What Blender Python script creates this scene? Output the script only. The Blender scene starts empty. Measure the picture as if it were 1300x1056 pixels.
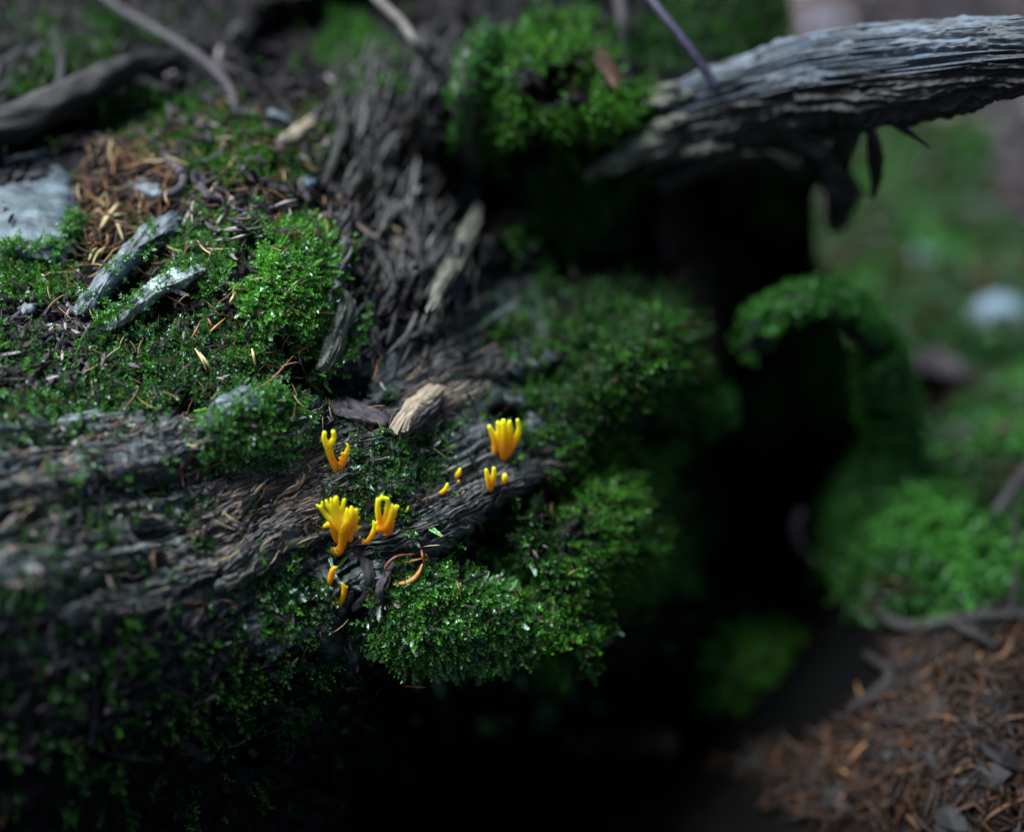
import bpy, math, random
import numpy as np
rng = np.random.default_rng(7); random.seed(7)
SC = bpy.context.scene
COL = SC.collection
# ------------------------------------------------------------------ camera
PITCH = math.radians(35.0); CAM = np.array([0.0, 0.0, 1.0]); FPX = 1625.0
FW = np.array([0, math.cos(PITCH), -math.sin(PITCH)])
UP = np.array([0, math.sin(PITCH), math.cos(PITCH)])
RT = np.array([1.0, 0, 0])
cam_d = bpy.data.cameras.new('camera'); cam = bpy.data.objects.new('camera', cam_d); COL.objects.link(cam)
cam.location = CAM; cam.rotation_euler = (math.radians(90) - PITCH, 0, 0)
cam_d.sensor_width = 36; cam_d.lens = 45; cam_d.clip_start = 0.02; cam_d.clip_end = 200
cam_d.dof.use_dof = True; cam_d.dof.focus_distance = 0.995; cam_d.dof.aperture_fstop = 0.88
SC.camera = cam
# ------------------------------------------------------------------ light
SUN_EL, SUN_AZ = math.radians(63), math.radians(-72)      # azimuth from +Y towards +X
w = bpy.data.worlds.new('World'); SC.world = w; w.use_nodes = True
wn = w.node_tree; bg = wn.nodes['Background']; sky = wn.nodes.new('ShaderNodeTexSky')
sky.sky_type = 'NISHITA'; sky.sun_disc = False; sky.sun_elevation = SUN_EL; sky.sun_rotation = SUN_AZ % (2*math.pi)
wn.links.new(sky.outputs[0], bg.inputs[0]); bg.inputs[1].default_value = 0.05
sd = bpy.data.lights.new('sun', 'SUN'); sd.energy = 4.9; sd.angle = math.radians(36); sd.color = (0.90, 0.97, 1.0)
so = bpy.data.objects.new('sun', sd); COL.objects.link(so)
so.rotation_euler = (math.pi/2 - SUN_EL, 0, math.pi - SUN_AZ); so.location = (0, 0, 4)
SC.view_settings.view_transform = 'Standard'; SC.view_settings.look = 'None'
SC.view_settings.gamma = 1; SC.view_settings.use_curve_mapping = False; SC.view_settings.exposure = 1.0
SC.render.engine = 'CYCLES'
SC.cycles.use_denoising = True; SC.cycles.max_bounces = 5; SC.cycles.diffuse_bounces = 3
SC.cycles.glossy_bounces = 2; SC.cycles.transmission_bounces = 3
SC.cycles.sample_clamp_indirect = 4

# ------------------------------------------------------------------ maths helpers
def at(px, py, D):
    u = (np.asarray(px, float) - 650) / FPX; v = (528 - np.asarray(py, float)) / FPX
    D = np.asarray(D, float)
    return CAM + D[..., None] * (FW + u[..., None]*RT + v[..., None]*UP)
def proj(P):
    q = P - CAM; D = q @ FW
    return 650 + FPX*(q @ RT)/D, 528 - FPX*(q @ UP)/D, D
def sm(a, b, x):
    t = np.clip((x - a)/(b - a), 0, 1); return t*t*(3 - 2*t)
_G = np.random.default_rng(3).normal(size=(256, 3)); _G /= np.linalg.norm(_G, axis=1)[:, None]
_Pm = np.random.default_rng(4).permutation(256)
def noise(x, y, z=0.0):
    x, y, z = np.broadcast_arrays(np.asarray(x, float), np.asarray(y, float), np.asarray(z, float))
    xi = np.floor(x).astype(int); yi = np.floor(y).astype(int); zi = np.floor(z).astype(int)
    fx, fy, fz = x - xi, y - yi, z - zi
    u, v, w_ = [f*f*f*(f*(f*6 - 15) + 10) for f in (fx, fy, fz)]
    r = 0
    for a in (0, 1):
        for b in (0, 1):
            for c in (0, 1):
                g = _G[_Pm[(_Pm[(_Pm[(xi + a) & 255] + yi + b) & 255] + zi + c) & 255]]
                d = g[..., 0]*(fx - a) + g[..., 1]*(fy - b) + g[..., 2]*(fz - c)
                r = r + d*(u if a else 1 - u)*(v if b else 1 - v)*(w_ if c else 1 - w_)
    return r*1.6
def fbm(x, y, z=0.0, o=4, g=.5):
    r, a = 0, 1.0
    for k in range(o):
        r = r + a*noise(x*2**k + 17*k, y*2**k, z*2**k + 5*k); a *= g
    return r
def rbf(pts, vals, sx=600., lam=1e-4):
    p = np.asarray(pts, float)/sx; n = len(p); v = np.asarray(vals, float)
    def K(a, b):
        d2 = ((a[:, None] - b[None])**2).sum(-1); return d2*np.log(d2 + 1e-9)*.5
    A = np.zeros((n + 3, n + 3)); A[:n, :n] = K(p, p) + lam*np.eye(n)
    A[:n, n] = 1; A[:n, n+1:] = p; A[n, :n] = 1; A[n+1:, :n] = p.T
    wv = np.linalg.solve(A, np.r_[v, 0, 0, 0])
    def f(q):
        q = np.asarray(q, float)/sx; out = np.empty(len(q))
        for i in range(0, len(q), 20000):
            s = q[i:i+20000]; out[i:i+20000] = K(s, p) @ wv[:n] + wv[n] + s @ wv[n+1:]
        return out
    return f
def bil(grid, gx, gy, x, y):
    """bilinear lookup of grid[j,i] on sorted axes gx (i), gy (j)"""
    i = np.clip(np.searchsorted(gx, x) - 1, 0, len(gx) - 2); j = np.clip(np.searchsorted(gy, y) - 1, 0, len(gy) - 2)
    a = np.clip((x - gx[i])/(gx[i+1] - gx[i]), 0, 1); b = np.clip((y - gy[j])/(gy[j+1] - gy[j]), 0, 1)
    if grid.ndim == 3: a = a[..., None]; b = b[..., None]
    return (grid[j, i]*(1-a) + grid[j, i+1]*a)*(1-b) + (grid[j+1, i]*(1-a) + grid[j+1, i+1]*a)*b
def sdf(poly, X, Y):
    """signed distance to polygon, positive inside"""
    p = np.asarray(poly, float); d = np.full(X.shape, 1e9); ins = np.zeros(X.shape, bool)
    for k in range(len(p)):
        a, b = p[k], p[(k + 1) % len(p)]; e = b - a
        t = np.clip(((X - a[0])*e[0] + (Y - a[1])*e[1])/(e @ e + 1e-9), 0, 1)
        d = np.minimum(d, np.hypot(X - a[0] - t*e[0], Y - a[1] - t*e[1]))
        c = ((a[1] > Y) != (b[1] > Y)) & (X < (b[0] - a[0])*(Y - a[1])/(b[1] - a[1] + 1e-12) + a[0])
        ins ^= c
    return np.where(ins, d, -d)
def pline(pl, X, Y):
    p = np.asarray(pl, float); d = np.full(X.shape, 1e9)
    for a, b in zip(p[:-1], p[1:]):
        e = b - a; t = np.clip(((X - a[0])*e[0] + (Y - a[1])*e[1])/(e @ e + 1e-9), 0, 1)
        d = np.minimum(d, np.hypot(X - a[0] - t*e[0], Y - a[1] - t*e[1]))
    return d
def nrm(v): return v/(np.linalg.norm(v, axis=-1, keepdims=True) + 1e-12)
def catmull(pts, n):
    p = np.asarray(pts, float); m = len(p)
    p = np.vstack([2*p[0] - p[1], p, 2*p[-1] - p[-2]])
    s = np.linspace(0, m - 1, n); i = np.minimum(s.astype(int), m - 2); t = (s - i)[:, None]
    a, b, c, d = p[i], p[i+1], p[i+2], p[i+3]
    return .5*(2*b + (c - a)*t + (2*a - 5*b + 4*c - d)*t**2 + (3*b - a - 3*c + d)*t**3)

# ------------------------------------------------------------------ mesh helpers
def mesh(name, V, F, mat=None, smooth=True, attrs=None):
    me = bpy.data.meshes.new(name); V = np.asarray(V, float).reshape(-1, 3)
    if isinstance(F, np.ndarray):
        k = F.shape[1]; me.vertices.add(len(V)); me.vertices.foreach_set('co', V.ravel())
        me.loops.add(F.size); me.loops.foreach_set('vertex_index', F.ravel().astype(np.int32))
        me.polygons.add(len(F)); me.polygons.foreach_set('loop_start', np.arange(0, F.size, k, dtype=np.int32))
        me.polygons.foreach_set('loop_total', np.full(len(F), k, np.int32)); me.update(calc_edges=True)
    else:
        me.from_pydata([tuple(v) for v in V], [], F)
    me.polygons.foreach_set('use_smooth', np.full(len(me.polygons), smooth))
    for k, a in (attrs or {}).items():
        a = np.asarray(a, float)
        t = 'FLOAT' if a.ndim == 1 else 'FLOAT_VECTOR'
        at_ = me.attributes.new(k, t, 'POINT'); at_.data.foreach_set('value' if a.ndim == 1 else 'vector', a.ravel())
    if mat: me.materials.append(mat)
    return me
def obj(name, me, parent=None, label=None, cat=None, group=None, kind=None):
    o = bpy.data.objects.new(name, me); COL.objects.link(o)
    if parent: o.parent = parent
    if label: o['label'] = label
    if cat: o['category'] = cat
    if group: o['group'] = group
    if kind: o['kind'] = kind
    return o
def gridF(nj, ni, wrap=False):
    j = np.arange(nj - 1)[:, None]; i = np.arange(ni if wrap else ni - 1)[None]
    i2 = (i + 1) % ni
    return np.stack([j*ni + i, j*ni + i2, (j+1)*ni + i2, (j+1)*ni + i], -1).reshape(-1, 4)
def frames(C):
    T = nrm(np.gradient(C, axis=0)); A = np.tile([0.13, .21, 1.0], (len(C), 1))
    U = nrm(np.cross(T, A)); return T, U, nrm(np.cross(U, T))
def tube(C, R, ns=8, flat=1.0, rough=None, ends=True):
    C = np.asarray(C, float); R = np.broadcast_to(np.asarray(R, float), (len(C),)).copy()
    if ends:      # rounded ends
        T = nrm(np.gradient(C, axis=0))
        C = np.vstack([C[0] - T[0]*R[0]*.8, C[0] - T[0]*R[0]*.45, C, C[-1] + T[-1]*R[-1]*.45, C[-1] + T[-1]*R[-1]*.8])
        R = np.r_[R[0]*.15, R[0]*.75, R, R[-1]*.75, R[-1]*.15]
    T, U, W = frames(C); a = np.linspace(0, 2*math.pi, ns, endpoint=False)
    r = R[:, None]*np.ones(ns)
    if rough is not None: r = r*rough(len(C), a)
    V = C[:, None] + U[:, None]*(np.cos(a)*1.0*r)[..., None] + W[:, None]*(np.sin(a)*flat*r)[..., None]
    F = gridF(len(C), ns, True)
    return V.reshape(-1, 3), F
def join(parts):
    Vs, Fs, n = [], [], 0
    for V, F in parts: Vs.append(V); Fs.append(F + n); n += len(V)
    return np.vstack(Vs), np.vstack(Fs)

# ------------------------------------------------------------------ materials
class NT:
    def __init__(s, name):
        s.m = bpy.data.materials.new(name); s.m.use_nodes = True; s.t = s.m.node_tree
        s.b = s.t.nodes['Principled BSDF']
    def n(s, kind, **kw):
        x = s.t.nodes.new('ShaderNode' + kind)
        for k, v in kw.items(): setattr(x, k, v)
        return x
    def L(s, a, b): s.t.links.new(a, b)
    def attr(s, name, inst=False, vec=False):
        a = s.n('Attribute', attribute_name=name)
        if inst: a.attribute_type = 'INSTANCER'
        return a.outputs['Vector' if vec else 'Fac']
    def noise(s, scale, detail=3, vec=None, rough=.55, map_scale=None):
        x = s.n('TexNoise'); x.inputs['Scale'].default_value = scale; x.inputs['Detail'].default_value = detail
        x.inputs['Roughness'].default_value = rough
        if vec is None: vec = s.n('TexCoord').outputs['Object']
        if map_scale:
            mp = s.n('Mapping'); mp.inputs['Scale'].default_value = map_scale; s.L(vec, mp.inputs['Vector']); vec = mp.outputs[0]
        s.L(vec, x.inputs['Vector']); return x.outputs['Fac']
    def ramp(s, fac, stops):
        r = s.n('ValToRGB'); e = r.color_ramp.elements
        while len(e) < len(stops): e.new(.5)
        for el, (p, c) in zip(e, stops): el.position = p; el.color = (*c, 1)
        s.L(fac, r.inputs[0]); return r.outputs[0]
    def mix(s, f, a, b, mode='MIX'):
        x = s.n('Mix', data_type='RGBA', blend_type=mode)
        for v, i in ((f, 0), (a, 6), (b, 7)):
            if isinstance(v, (int, float)): x.inputs[i].default_value = v
            elif isinstance(v, tuple): x.inputs[i].default_value = (*v, 1)
            else: s.L(v, x.inputs[i])
        return x.outputs[2]
    def math(s, op, a, b=0.0):
        x = s.n('Math', operation=op)
        for v, i in ((a, 0), (b, 1)):
            if isinstance(v, (int, float)): x.inputs[i].default_value = v
            else: s.L(v, x.inputs[i])
        return x.outputs[0]
    def bump(s, h, strength=.5, dist=.002):
        b = s.n('Bump'); b.inputs['Strength'].default_value = strength; b.inputs['Distance'].default_value = dist
        s.L(h, b.inputs['Height']); s.L(b.outputs[0], s.b.inputs['Normal'])
    def fin(s, color=None, rough=.6, spec=.4):
        if color is not None:
            if isinstance(color, tuple): s.b.inputs['Base Color'].default_value = (*color, 1)
            else: s.L(color, s.b.inputs['Base Color'])
        s.b.inputs['Roughness'].default_value = rough; s.b.inputs['Specular IOR Level'].default_value = spec
        return s.m

def mat_stump():
    s = NT('rotting_stump_surface')
    g = s.attr('grain', vec=True)
    st1 = s.noise(1.0, 4, g, .6, (.16, .006, 1)); st2 = s.noise(1.0, 3, g, .6, (.75, .016, 1))
    wood = s.ramp(st1, [(.30, (.03, .032, .036)), (.50, (.065, .080, .088)), (.70, (.28, .325, .35))])
    wood = s.mix(.55, wood, s.ramp(st2, [(.36, (.12, .11, .11)), (.6, (1, 1, 1))]), 'MULTIPLY')
    fresh = s.ramp(st2, [(.34, (.05, .026, .016)), (.55, (.20, .115, .07)), (.74, (.46, .33, .24))])
    wood = s.mix(s.attr('fresh'), wood, fresh)
    wood = s.mix(.8, wood, s.ramp(s.noise(16, 4), [(.40, (.16, .20, .20)), (.58, (1, 1, 1))]), 'MULTIPLY')
    alg = s.noise(38, 3); wood = s.mix(s.math('MULTIPLY', s.math('MULTIPLY', s.math('SUBTRACT', alg, .45), 5.0), .85), wood, (.030, .058, .044))
    soil = s.ramp(s.noise(120, 5), [(.35, (.0015, .0012, .0016)), (.6, (.007, .0055, .0065)), (.8, (.026, .020, .024))])
    c = s.mix(s.attr('soil'), wood, soil)
    mossbed = s.ramp(s.noise(160, 3), [(.35, (.004, .010, .004)), (.7, (.02, .05, .015))])
    c = s.mix(s.attr('moss'), c, mossbed)
    c = s.mix(s.attr('dark'), c, (.004, .004, .004))  # shade of the hollows painted in as near-black
    s.bump(s.math('ADD', s.math('MULTIPLY', st2, .7), s.math('MULTIPLY', s.noise(500, 3), .5)), .8, .0025)
    m_ = s.fin(c, .42, .5)
    matte_shade = s.math('MAXIMUM', s.math('MULTIPLY', s.attr('soil'), .85), s.math('MAXIMUM', s.attr('dark'), s.attr('moss')))  # soil and moss are matte; painted hollow shade loses its sheen too
    s.L(s.math('MULTIPLY', s.math('SUBTRACT', 1.0, matte_shade), .55), s.b.inputs['Specular IOR Level'])
    return m_
def mat_moss(name, dark, bright, gloss=.10):
    s = NT(name); s.t.nodes.remove(s.b)
    tint = s.attr('tint', True); tip = s.attr('tip')
    c = s.mix(tint, dark, bright)
    c = s.mix(s.math('LESS_THAN', tint, .004), c, (.085, .058, .022))
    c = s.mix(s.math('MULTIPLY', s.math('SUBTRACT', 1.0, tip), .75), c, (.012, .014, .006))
    d = s.n('BsdfDiffuse'); tr = s.n('BsdfTranslucent'); gl = s.n('BsdfGlossy'); gl.inputs['Roughness'].default_value = .38
    gl.inputs['Color'].default_value = (.75, .9, .95, 1)
    s.L(c, d.inputs[0]); s.L(c, tr.inputs[0])
    m1 = s.n('MixShader'); m1.inputs[0].default_value = .35; s.L(d.outputs[0], m1.inputs[1]); s.L(tr.outputs[0], m1.inputs[2])
    m2 = s.n('MixShader'); m2.inputs[0].default_value = gloss
    s.L(m1.outputs[0], m2.inputs[1]); s.L(gl.outputs[0], m2.inputs[2])
    s.L(m2.outputs[0], s.t.nodes['Material Output'].inputs[0]); return s.m
def mat_simple(name, stops, scale=60, rough=.6, spec=.4, bump=.5, stretch=None, dist=.001):
    s = NT(name); n1 = s.noise(scale, 4, map_scale=stretch)
    c = s.ramp(n1, stops); s.bump(s.noise(scale*4, 4, map_scale=stretch), bump, dist); return s.fin(c, rough, spec)
def mat_streak(name, stops, rough=.6, spec=.4, fx=.35, fy=.03, bump=.9):
    s = NT(name); g = s.attr('grain', vec=True)
    a = s.noise(1.0, 4, g, .6, (fx, fy, 1)); b = s.noise(1.0, 3, g, .6, (fx*3.2, fy*3, 1)); k = s.noise(70, 3)
    c = s.ramp(a, stops); c = s.mix(.6, c, s.ramp(b, [(.34, (.15, .15, .15)), (.62, (1, 1, 1))]), 'MULTIPLY')
    c = s.mix(.5, c, s.ramp(k, [(.35, (.25, .27, .25)), (.6, (1, 1, 1))]), 'MULTIPLY')
    s.bump(b, bump, .0015); return s.fin(c, rough, spec)
M = {}
M['stump'] = mat_stump()
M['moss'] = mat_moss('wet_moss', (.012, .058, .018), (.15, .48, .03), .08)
M['moss_dull'] = mat_moss('shaded_moss', (.012, .050, .010), (.12, .38, .03), .025)  # darker, less shiny copy of the moss, shade put into its colour
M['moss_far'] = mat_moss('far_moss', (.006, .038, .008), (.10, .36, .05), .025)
def mat_tinted(name, stops, inst=True, rough=.5, spec=.4):
    s = NT(name); return s.fin(s.ramp(s.attr('tint', inst), stops), rough, spec)
M['needle_i'] = mat_tinted('fallen_needles', [(0, (.010, .004, .002)), (.3, (.045, .018, .008)), (.55, (.13, .055, .02)), (.8, (.32, .17, .065)), (1, (.56, .42, .24))], spec=.3)
M['chip_i'] = mat_tinted('bark_chips', [(0, (.004, .0035, .004)), (.5, (.011, .009, .011)), (.8, (.040, .031, .037)), (.94, (.12, .09, .085)), (1, (.30, .25, .26))], rough=.6, spec=.22)
M['fibre'] = mat_tinted('loose_fibre', [(0, (.02, .017, .015)), (.33, (.065, .065, .066)), (.52, (.17, .165, .155)), (.72, (.26, .17, .105)), (1, (.48, .37, .27))], False, .6)
M['slate'] = mat_streak('blue_grey_slate', [(.3, (.03, .045, .055)), (.52, (.07, .10, .125)), (.72, (.17, .23, .27))], .5, .45, .06, .03, .35)
M['slab'] = mat_simple('slate_slab_face', [(.32, (.02, .03, .04)), (.5, (.045, .068, .085)), (.68, (.11, .155, .18))], 26, .55, .4, .7, (1, 2.2, 1), .002)
M['lichen'] = mat_simple('lichen_crust', [(.35, (.10, .12, .10)), (.5, (.15, .20, .185)), (.62, (.42, .50, .48))], 110, .8, .2, 1.0, dist=.002)
M['greywood'] = mat_streak('weathered_splinter', [(.3, (.03, .032, .027)), (.5, (.12, .125, .095)), (.7, (.32, .33, .26))])
M['palewood'] = mat_streak('pale_splinter', [(.3, (.2, .15, .11)), (.6, (.58, .46, .33)), (.8, (.75, .65, .50))])
M['twig'] = mat_streak('bare_twig', [(.3, (.03, .024, .03)), (.7, (.15, .12, .14))])
M['twig_pale'] = mat_streak('pale_twig', [(.3, (.16, .14, .13)), (.7, (.42, .37, .34))])
M['twig_violet'] = mat_simple('violet_twig', [(.3, (.015, .013, .03)), (.7, (.045, .036, .075))], 130, .5, .4)
M['needle_o'] = mat_simple('orange_needle', [(.3, (.30, .10, .025)), (.7, (.62, .26, .07))], 300, .45, .4, .2)
M['needle_r'] = mat_simple('red_brown_needle', [(.3, (.12, .035, .02)), (.7, (.30, .11, .06))], 300, .45, .4, .2)
M['needle_y'] = mat_simple('straw_needle', [(.3, (.40, .30, .12)), (.7, (.68, .55, .28))], 300, .45, .4, .2)
M['grass'] = mat_simple('grass_blade', [(.3, (.02, .09, .02)), (.7, (.05, .18, .03))], 100, .4, .4, .1)
M['oldwood'] = mat_streak('old_dark_wood', [(.35, (.008, .007, .007)), (.55, (.032, .028, .027)), (.75, (.10, .085, .075))])
M['bark_dark'] = mat_streak('dark_bark', [(.35, (.008, .007, .007)), (.6, (.03, .027, .028)), (.8, (.07, .065, .07))])
M['rust'] = mat_simple('rusty_wood', [(.3, (.018, .008, .004)), (.7, (.075, .034, .017))], 60, .6, .3, .6)
M['pale_stone'] = mat_simple('pale_stone', [(.3, (.09, .13, .17)), (.7, (.18, .25, .32))], 8, .6, .4, .3)

def mat_branch():
    s = NT('weathered_branch'); g = s.attr('grain', vec=True)
    a = s.noise(1.0, 4, g, .6, (26, 1.6, 1)); b = s.noise(1.0, 3, g, .6, (90, 4, 1))
    c = s.ramp(a, [(.3, (.02, .022, .028)), (.47, (.12, .14, .17)), (.62, (.115, .16, .22)), (.8, (.25, .33, .43))])
    c = s.mix(.5, c, s.ramp(b, [(.3, (.2, .2, .2)), (.65, (1, 1, 1))]), 'MULTIPLY')
    c = s.mix(.7, c, s.ramp(s.noise(17, 4), [(.38, (.30, .27, .23)), (.6, (1, 1, 1))]), 'MULTIPLY')
    c = s.mix(s.attr('low'), c, (.018, .014, .012))  # underside shade painted into the branch colour
    s.bump(b, .8, .002); return s.fin(c, .6, .3)
M['branch'] = mat_branch()
def mat_fungus():
    s = NT('yellow_coral_fungus'); h = s.attr('h')
    c = s.ramp(h, [(0, (.95, .26, .006)), (.3, (1.0, .40, .008)), (.7, (1.0, .72, .012)), (1, (1.0, .84, .02))])
    c = s.mix(s.math('MULTIPLY', s.noise(210, 3), .28), c, (.96, .34, .008))
    b = s.b; b.inputs['Subsurface Weight'].default_value = 1.0; b.inputs['Subsurface Radius'].default_value = (1, .75, .06)
    b.inputs['Subsurface Scale'].default_value = .009
    s.bump(s.noise(600, 2), .25, .0006)
    return s.fin(c, .33, .45)
M['fungus'] = mat_fungus()
def mat_ground():
    s = NT('forest_floor')
    br = s.ramp(s.noise(55, 5), [(.3, (.006, .003, .002)), (.5, (.014, .007, .005)), (.7, (.04, .02, .013))])
    far = s.ramp(s.noise(1.6, 4), [(.35, (.018, .013, .012)), (.5, (.055, .038, .038)), (.68, (.16, .10, .115))])
    c = s.mix(s.attr('far'), br, far)
    c = s.mix(s.attr('green'), c, s.ramp(s.noise(30, 4), [(.3, (.008, .028, .008)), (.7, (.03, .09, .025))]))
    c = s.mix(s.attr('dark'), c, (.004, .004, .004))  # ground shadow painted near-black into the colour
    s.bump(s.noise(120, 5), .9, .006); m_ = s.fin(c, .8, .2)
    s.L(s.math('MULTIPLY', s.math('SUBTRACT', 1.0, s.attr('dark')), .2), s.b.inputs['Specular IOR Level']); return m_
M['ground'] = mat_ground()

# ------------------------------------------------------------------ the stump surface (depth by control points)
CP = [(-120,-120,1.36),(200,-120,1.42),(500,-120,1.42),(800,-120,1.42),(1100,-120,1.46),
 (0,0,1.29),(300,0,1.32),(550,0,1.30),(750,0,1.29),(950,0,1.36),(1060,0,1.42),
 (0,130,1.16),(200,120,1.18),(400,120,1.20),(520,100,1.22),(700,80,1.15),(850,60,1.29),(960,70,1.34),
 (0,250,1.08),(130,260,1.09),(300,200,1.11),(450,200,1.16),(580,210,1.24),(700,180,1.17),(700,290,1.24),(850,160,1.19),(960,190,1.3),
 (0,400,1.0),(150,400,1.01),(250,430,1.0),(380,350,1.02),(480,330,1.11),(560,330,1.13),(690,370,1.21),(820,330,1.27),(950,300,1.5),(1040,300,1.5),
 (0,520,.945),(200,520,.972),(330,530,.985),(430,450,1.045),(500,440,1.08),(600,430,1.12),(750,440,1.12),(870,420,1.18),(950,450,1.50),(1060,450,1.42),(1110,500,1.40),
 (0,640,.90),(200,640,.955),(330,620,.992),(430,600,1.003),(540,530,1.05),(640,560,1.065),(750,540,1.11),(860,500,1.18),(950,600,1.6),
 (0,760,.87),(200,760,.925),(350,700,.98),(430,670,.992),(500,670,1.0),(640,612,1.055),(690,600,1.075),(800,620,1.13),(850,700,1.2),
 (0,900,.87),(200,900,.93),(350,830,.975),(440,780,1.0),(560,740,1.01),(680,780,1.05),(560,830,1.02),(760,830,1.1),(950,850,1.32),(880,780,1.4),
 (0,1056,.90),(250,1056,1.0),(450,1000,1.1),(650,1000,1.25),(900,960,1.42),(1060,900,1.5),(-120,1200,.95),(400,1200,1.15),(800,1200,1.45),(1100,1200,1.5),
 (-120,250,1.04),(-120,500,.93),(-120,800,.84)]
CP = np.array(CP, float)
depth_f = rbf(CP[:, :2], CP[:, 2], lam=3e-4)
GR = []   # grain streamline constraints (points, t)
for t, pl in [(0, [(0,500),(150,480),(260,455)]), (70, [(0,590),(150,565),(280,535),(420,490),(520,430),(620,370)]),
 (110, [(0,650),(150,625),(280,590),(400,550),(500,510),(600,450)]), (150, [(0,700),(150,680),(270,655),(400,585),(480,560),(640,500)]),
 (190, [(0,760),(150,740),(250,715),(370,640),(450,610),(560,590),(700,545)]), (230, [(0,830),(160,790),(270,750),(380,690),(450,672),(520,655),(620,605),(700,585)]),
 (260, [(0,880),(200,820),(330,770),(400,720),(440,708),(500,700),(600,650),(680,612)]), (300, [(100,930),(300,850),(390,800),(430,770),(470,735),(500,712)]),
 (340, [(200,960),(350,900),(430,830),(480,760)]), (-100, [(0,380),(200,340),(400,250)]), (20, [(560,330),(480,420),(400,480)]), (260, [(900,500)]), (330, [(760,760)])]:
    GR += [(x, y, t) for x, y in pl]
GR = np.array(GR, float); grain_f = rbf(GR[:, :2], GR[:, 2], lam=2e-3)

def axis_(lo, hi, flo, fhi, c, f):
    return np.unique(np.r_[np.arange(lo, flo, c), np.arange(flo, fhi, f), np.arange(fhi, hi + c, c)])
gx = axis_(-130, 1110, 120, 760, 3.2, 1.7); gy = axis_(-130, 1200, 360, 880, 3.2, 1.7)
X, Y = np.meshgrid(gx, gy)
cx = np.arange(-140, 1130, 10.); cy = np.arange(-140, 1220, 10.); CX, CY = np.meshgrid(cx, cy)
q = np.c_[CX.ravel(), CY.ravel()]
D = bil(depth_f(q).reshape(CX.shape), cx, cy, X, Y)
TG = bil(grain_f(q).reshape(CX.shape), cx, cy, X, Y)
# warp the layout a little so that no outline is a clean curve
WX = X + 9*fbm(X/45, Y/45, 1.3, 3); WY = Y + 9*fbm(X/45, Y/45, 7.7, 3)
WXs = X + 4*fbm(X/16, Y/16, 3.1, 3); WYs = Y + 4*fbm(X/16, Y/16, 9.2, 3)
def recess(poly, off, edge, ws=False):
    global D
    D = D + off*sm(-edge, edge, sdf(poly, WXs if ws else WX, WYs if ws else WY))
def raise_line(pl, off, wid, ws=True):
    global D
    d = pline(pl, WXs if ws else WX, WYs if ws else WY)
    D = D - off*np.clip(1 - (d/wid)**2, 0, 1)**.75
# hollows: under the shelf, behind the ledge, under the upper moss, the big cavity
recess([(478,868),(560,852),(650,848),(705,805),(735,850),(775,860),(905,800),(905,870),(930,960),(1000,1250),(440,1250),(455,930)], .20, 9, True)
recess([(545,716),(600,668),(690,612),(660,660),(655,700),(690,760),(620,742)], .045, 8, True)
recess([(690,625),(740,560),(800,520),(800,560),(740,620),(700,700),(680,690)], .035, 12)
recess([(840,600),(900,520),(905,440),(870,330),(840,240),(1120,230),(1120,900),(1070,800),(960,790),(900,790),(850,700)], .16, 14)
recess([(540,190),(640,175),(720,190),(830,220),(820,340),(700,350),(640,260),(600,330),(560,300)], .07, 16)
recess([(330,20),(600,-60),(600,60),(560,40),(470,20),(440,100),(330,90)], .06, 16)
recess([(735,600),(800,562),(870,545),(905,520),(885,575),(800,590),(745,640)], .03, 8, True)
recess([(600,480),(700,470),(830,350),(850,360),(720,500),(640,500)], .025, 10, True)
recess([(690,90),(735,85),(760,118),(700,125)], .03, 6, True)
recess([(600,120),(640,105),(650,125),(610,150)], .02, 6, True)
recess([(620,520),(640,512),(672,520),(668,545),(632,545)], .035, 5, True)
recess([(385,490),(470,470),(470,505),(390,510)], .03, 7, True)
recess([(0,170),(180,125),(230,130),(160,165),(0,215)], .06, 8)
recess([(430,785),(480,775),(470,870),(420,1000),(300,960),(420,860)], .03, 12)
# masses: shelf of moss, lobes, ledge rims, knots
raise_line([(40,95),(120,70)], .02, 40)
raise_line([(300,545),(350,535)], .022, 55); raise_line([(360,400),(400,330)], .007, 55); raise_line([(300,200),(320,205)], .012, 35)
raise_line([(650,150),(720,40)], .014, 60); raise_line([(740,130),(800,122)], .016, 30); raise_line([(640,110),(650,170)], .02, 35)
raise_line([(500,780),(560,775),(680,800)], .010, 60); raise_line([(500,545),(470,600)], .008, 60)
raise_line([(670,600),(600,635),(520,680),(470,694)], .010, 13); pass
raise_line([(447,700),(462,730),(462,760),(440,770)], .006, 10); raise_line([(480,715),(478,760),(470,810),(455,830)], .010, 11)
raise_line([(430,610),(330,690),(230,740),(100,780)], .009, 22); raise_line([(260,560),(0,640)], .010, 26)
raise_line([(480,560),(540,520),(600,490)], .007, 14); raise_line([(300,645),(170,690),(0,730)], .008, 24)
raise_line([(600,200),(570,120),(610,50)], .02, 18)

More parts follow.
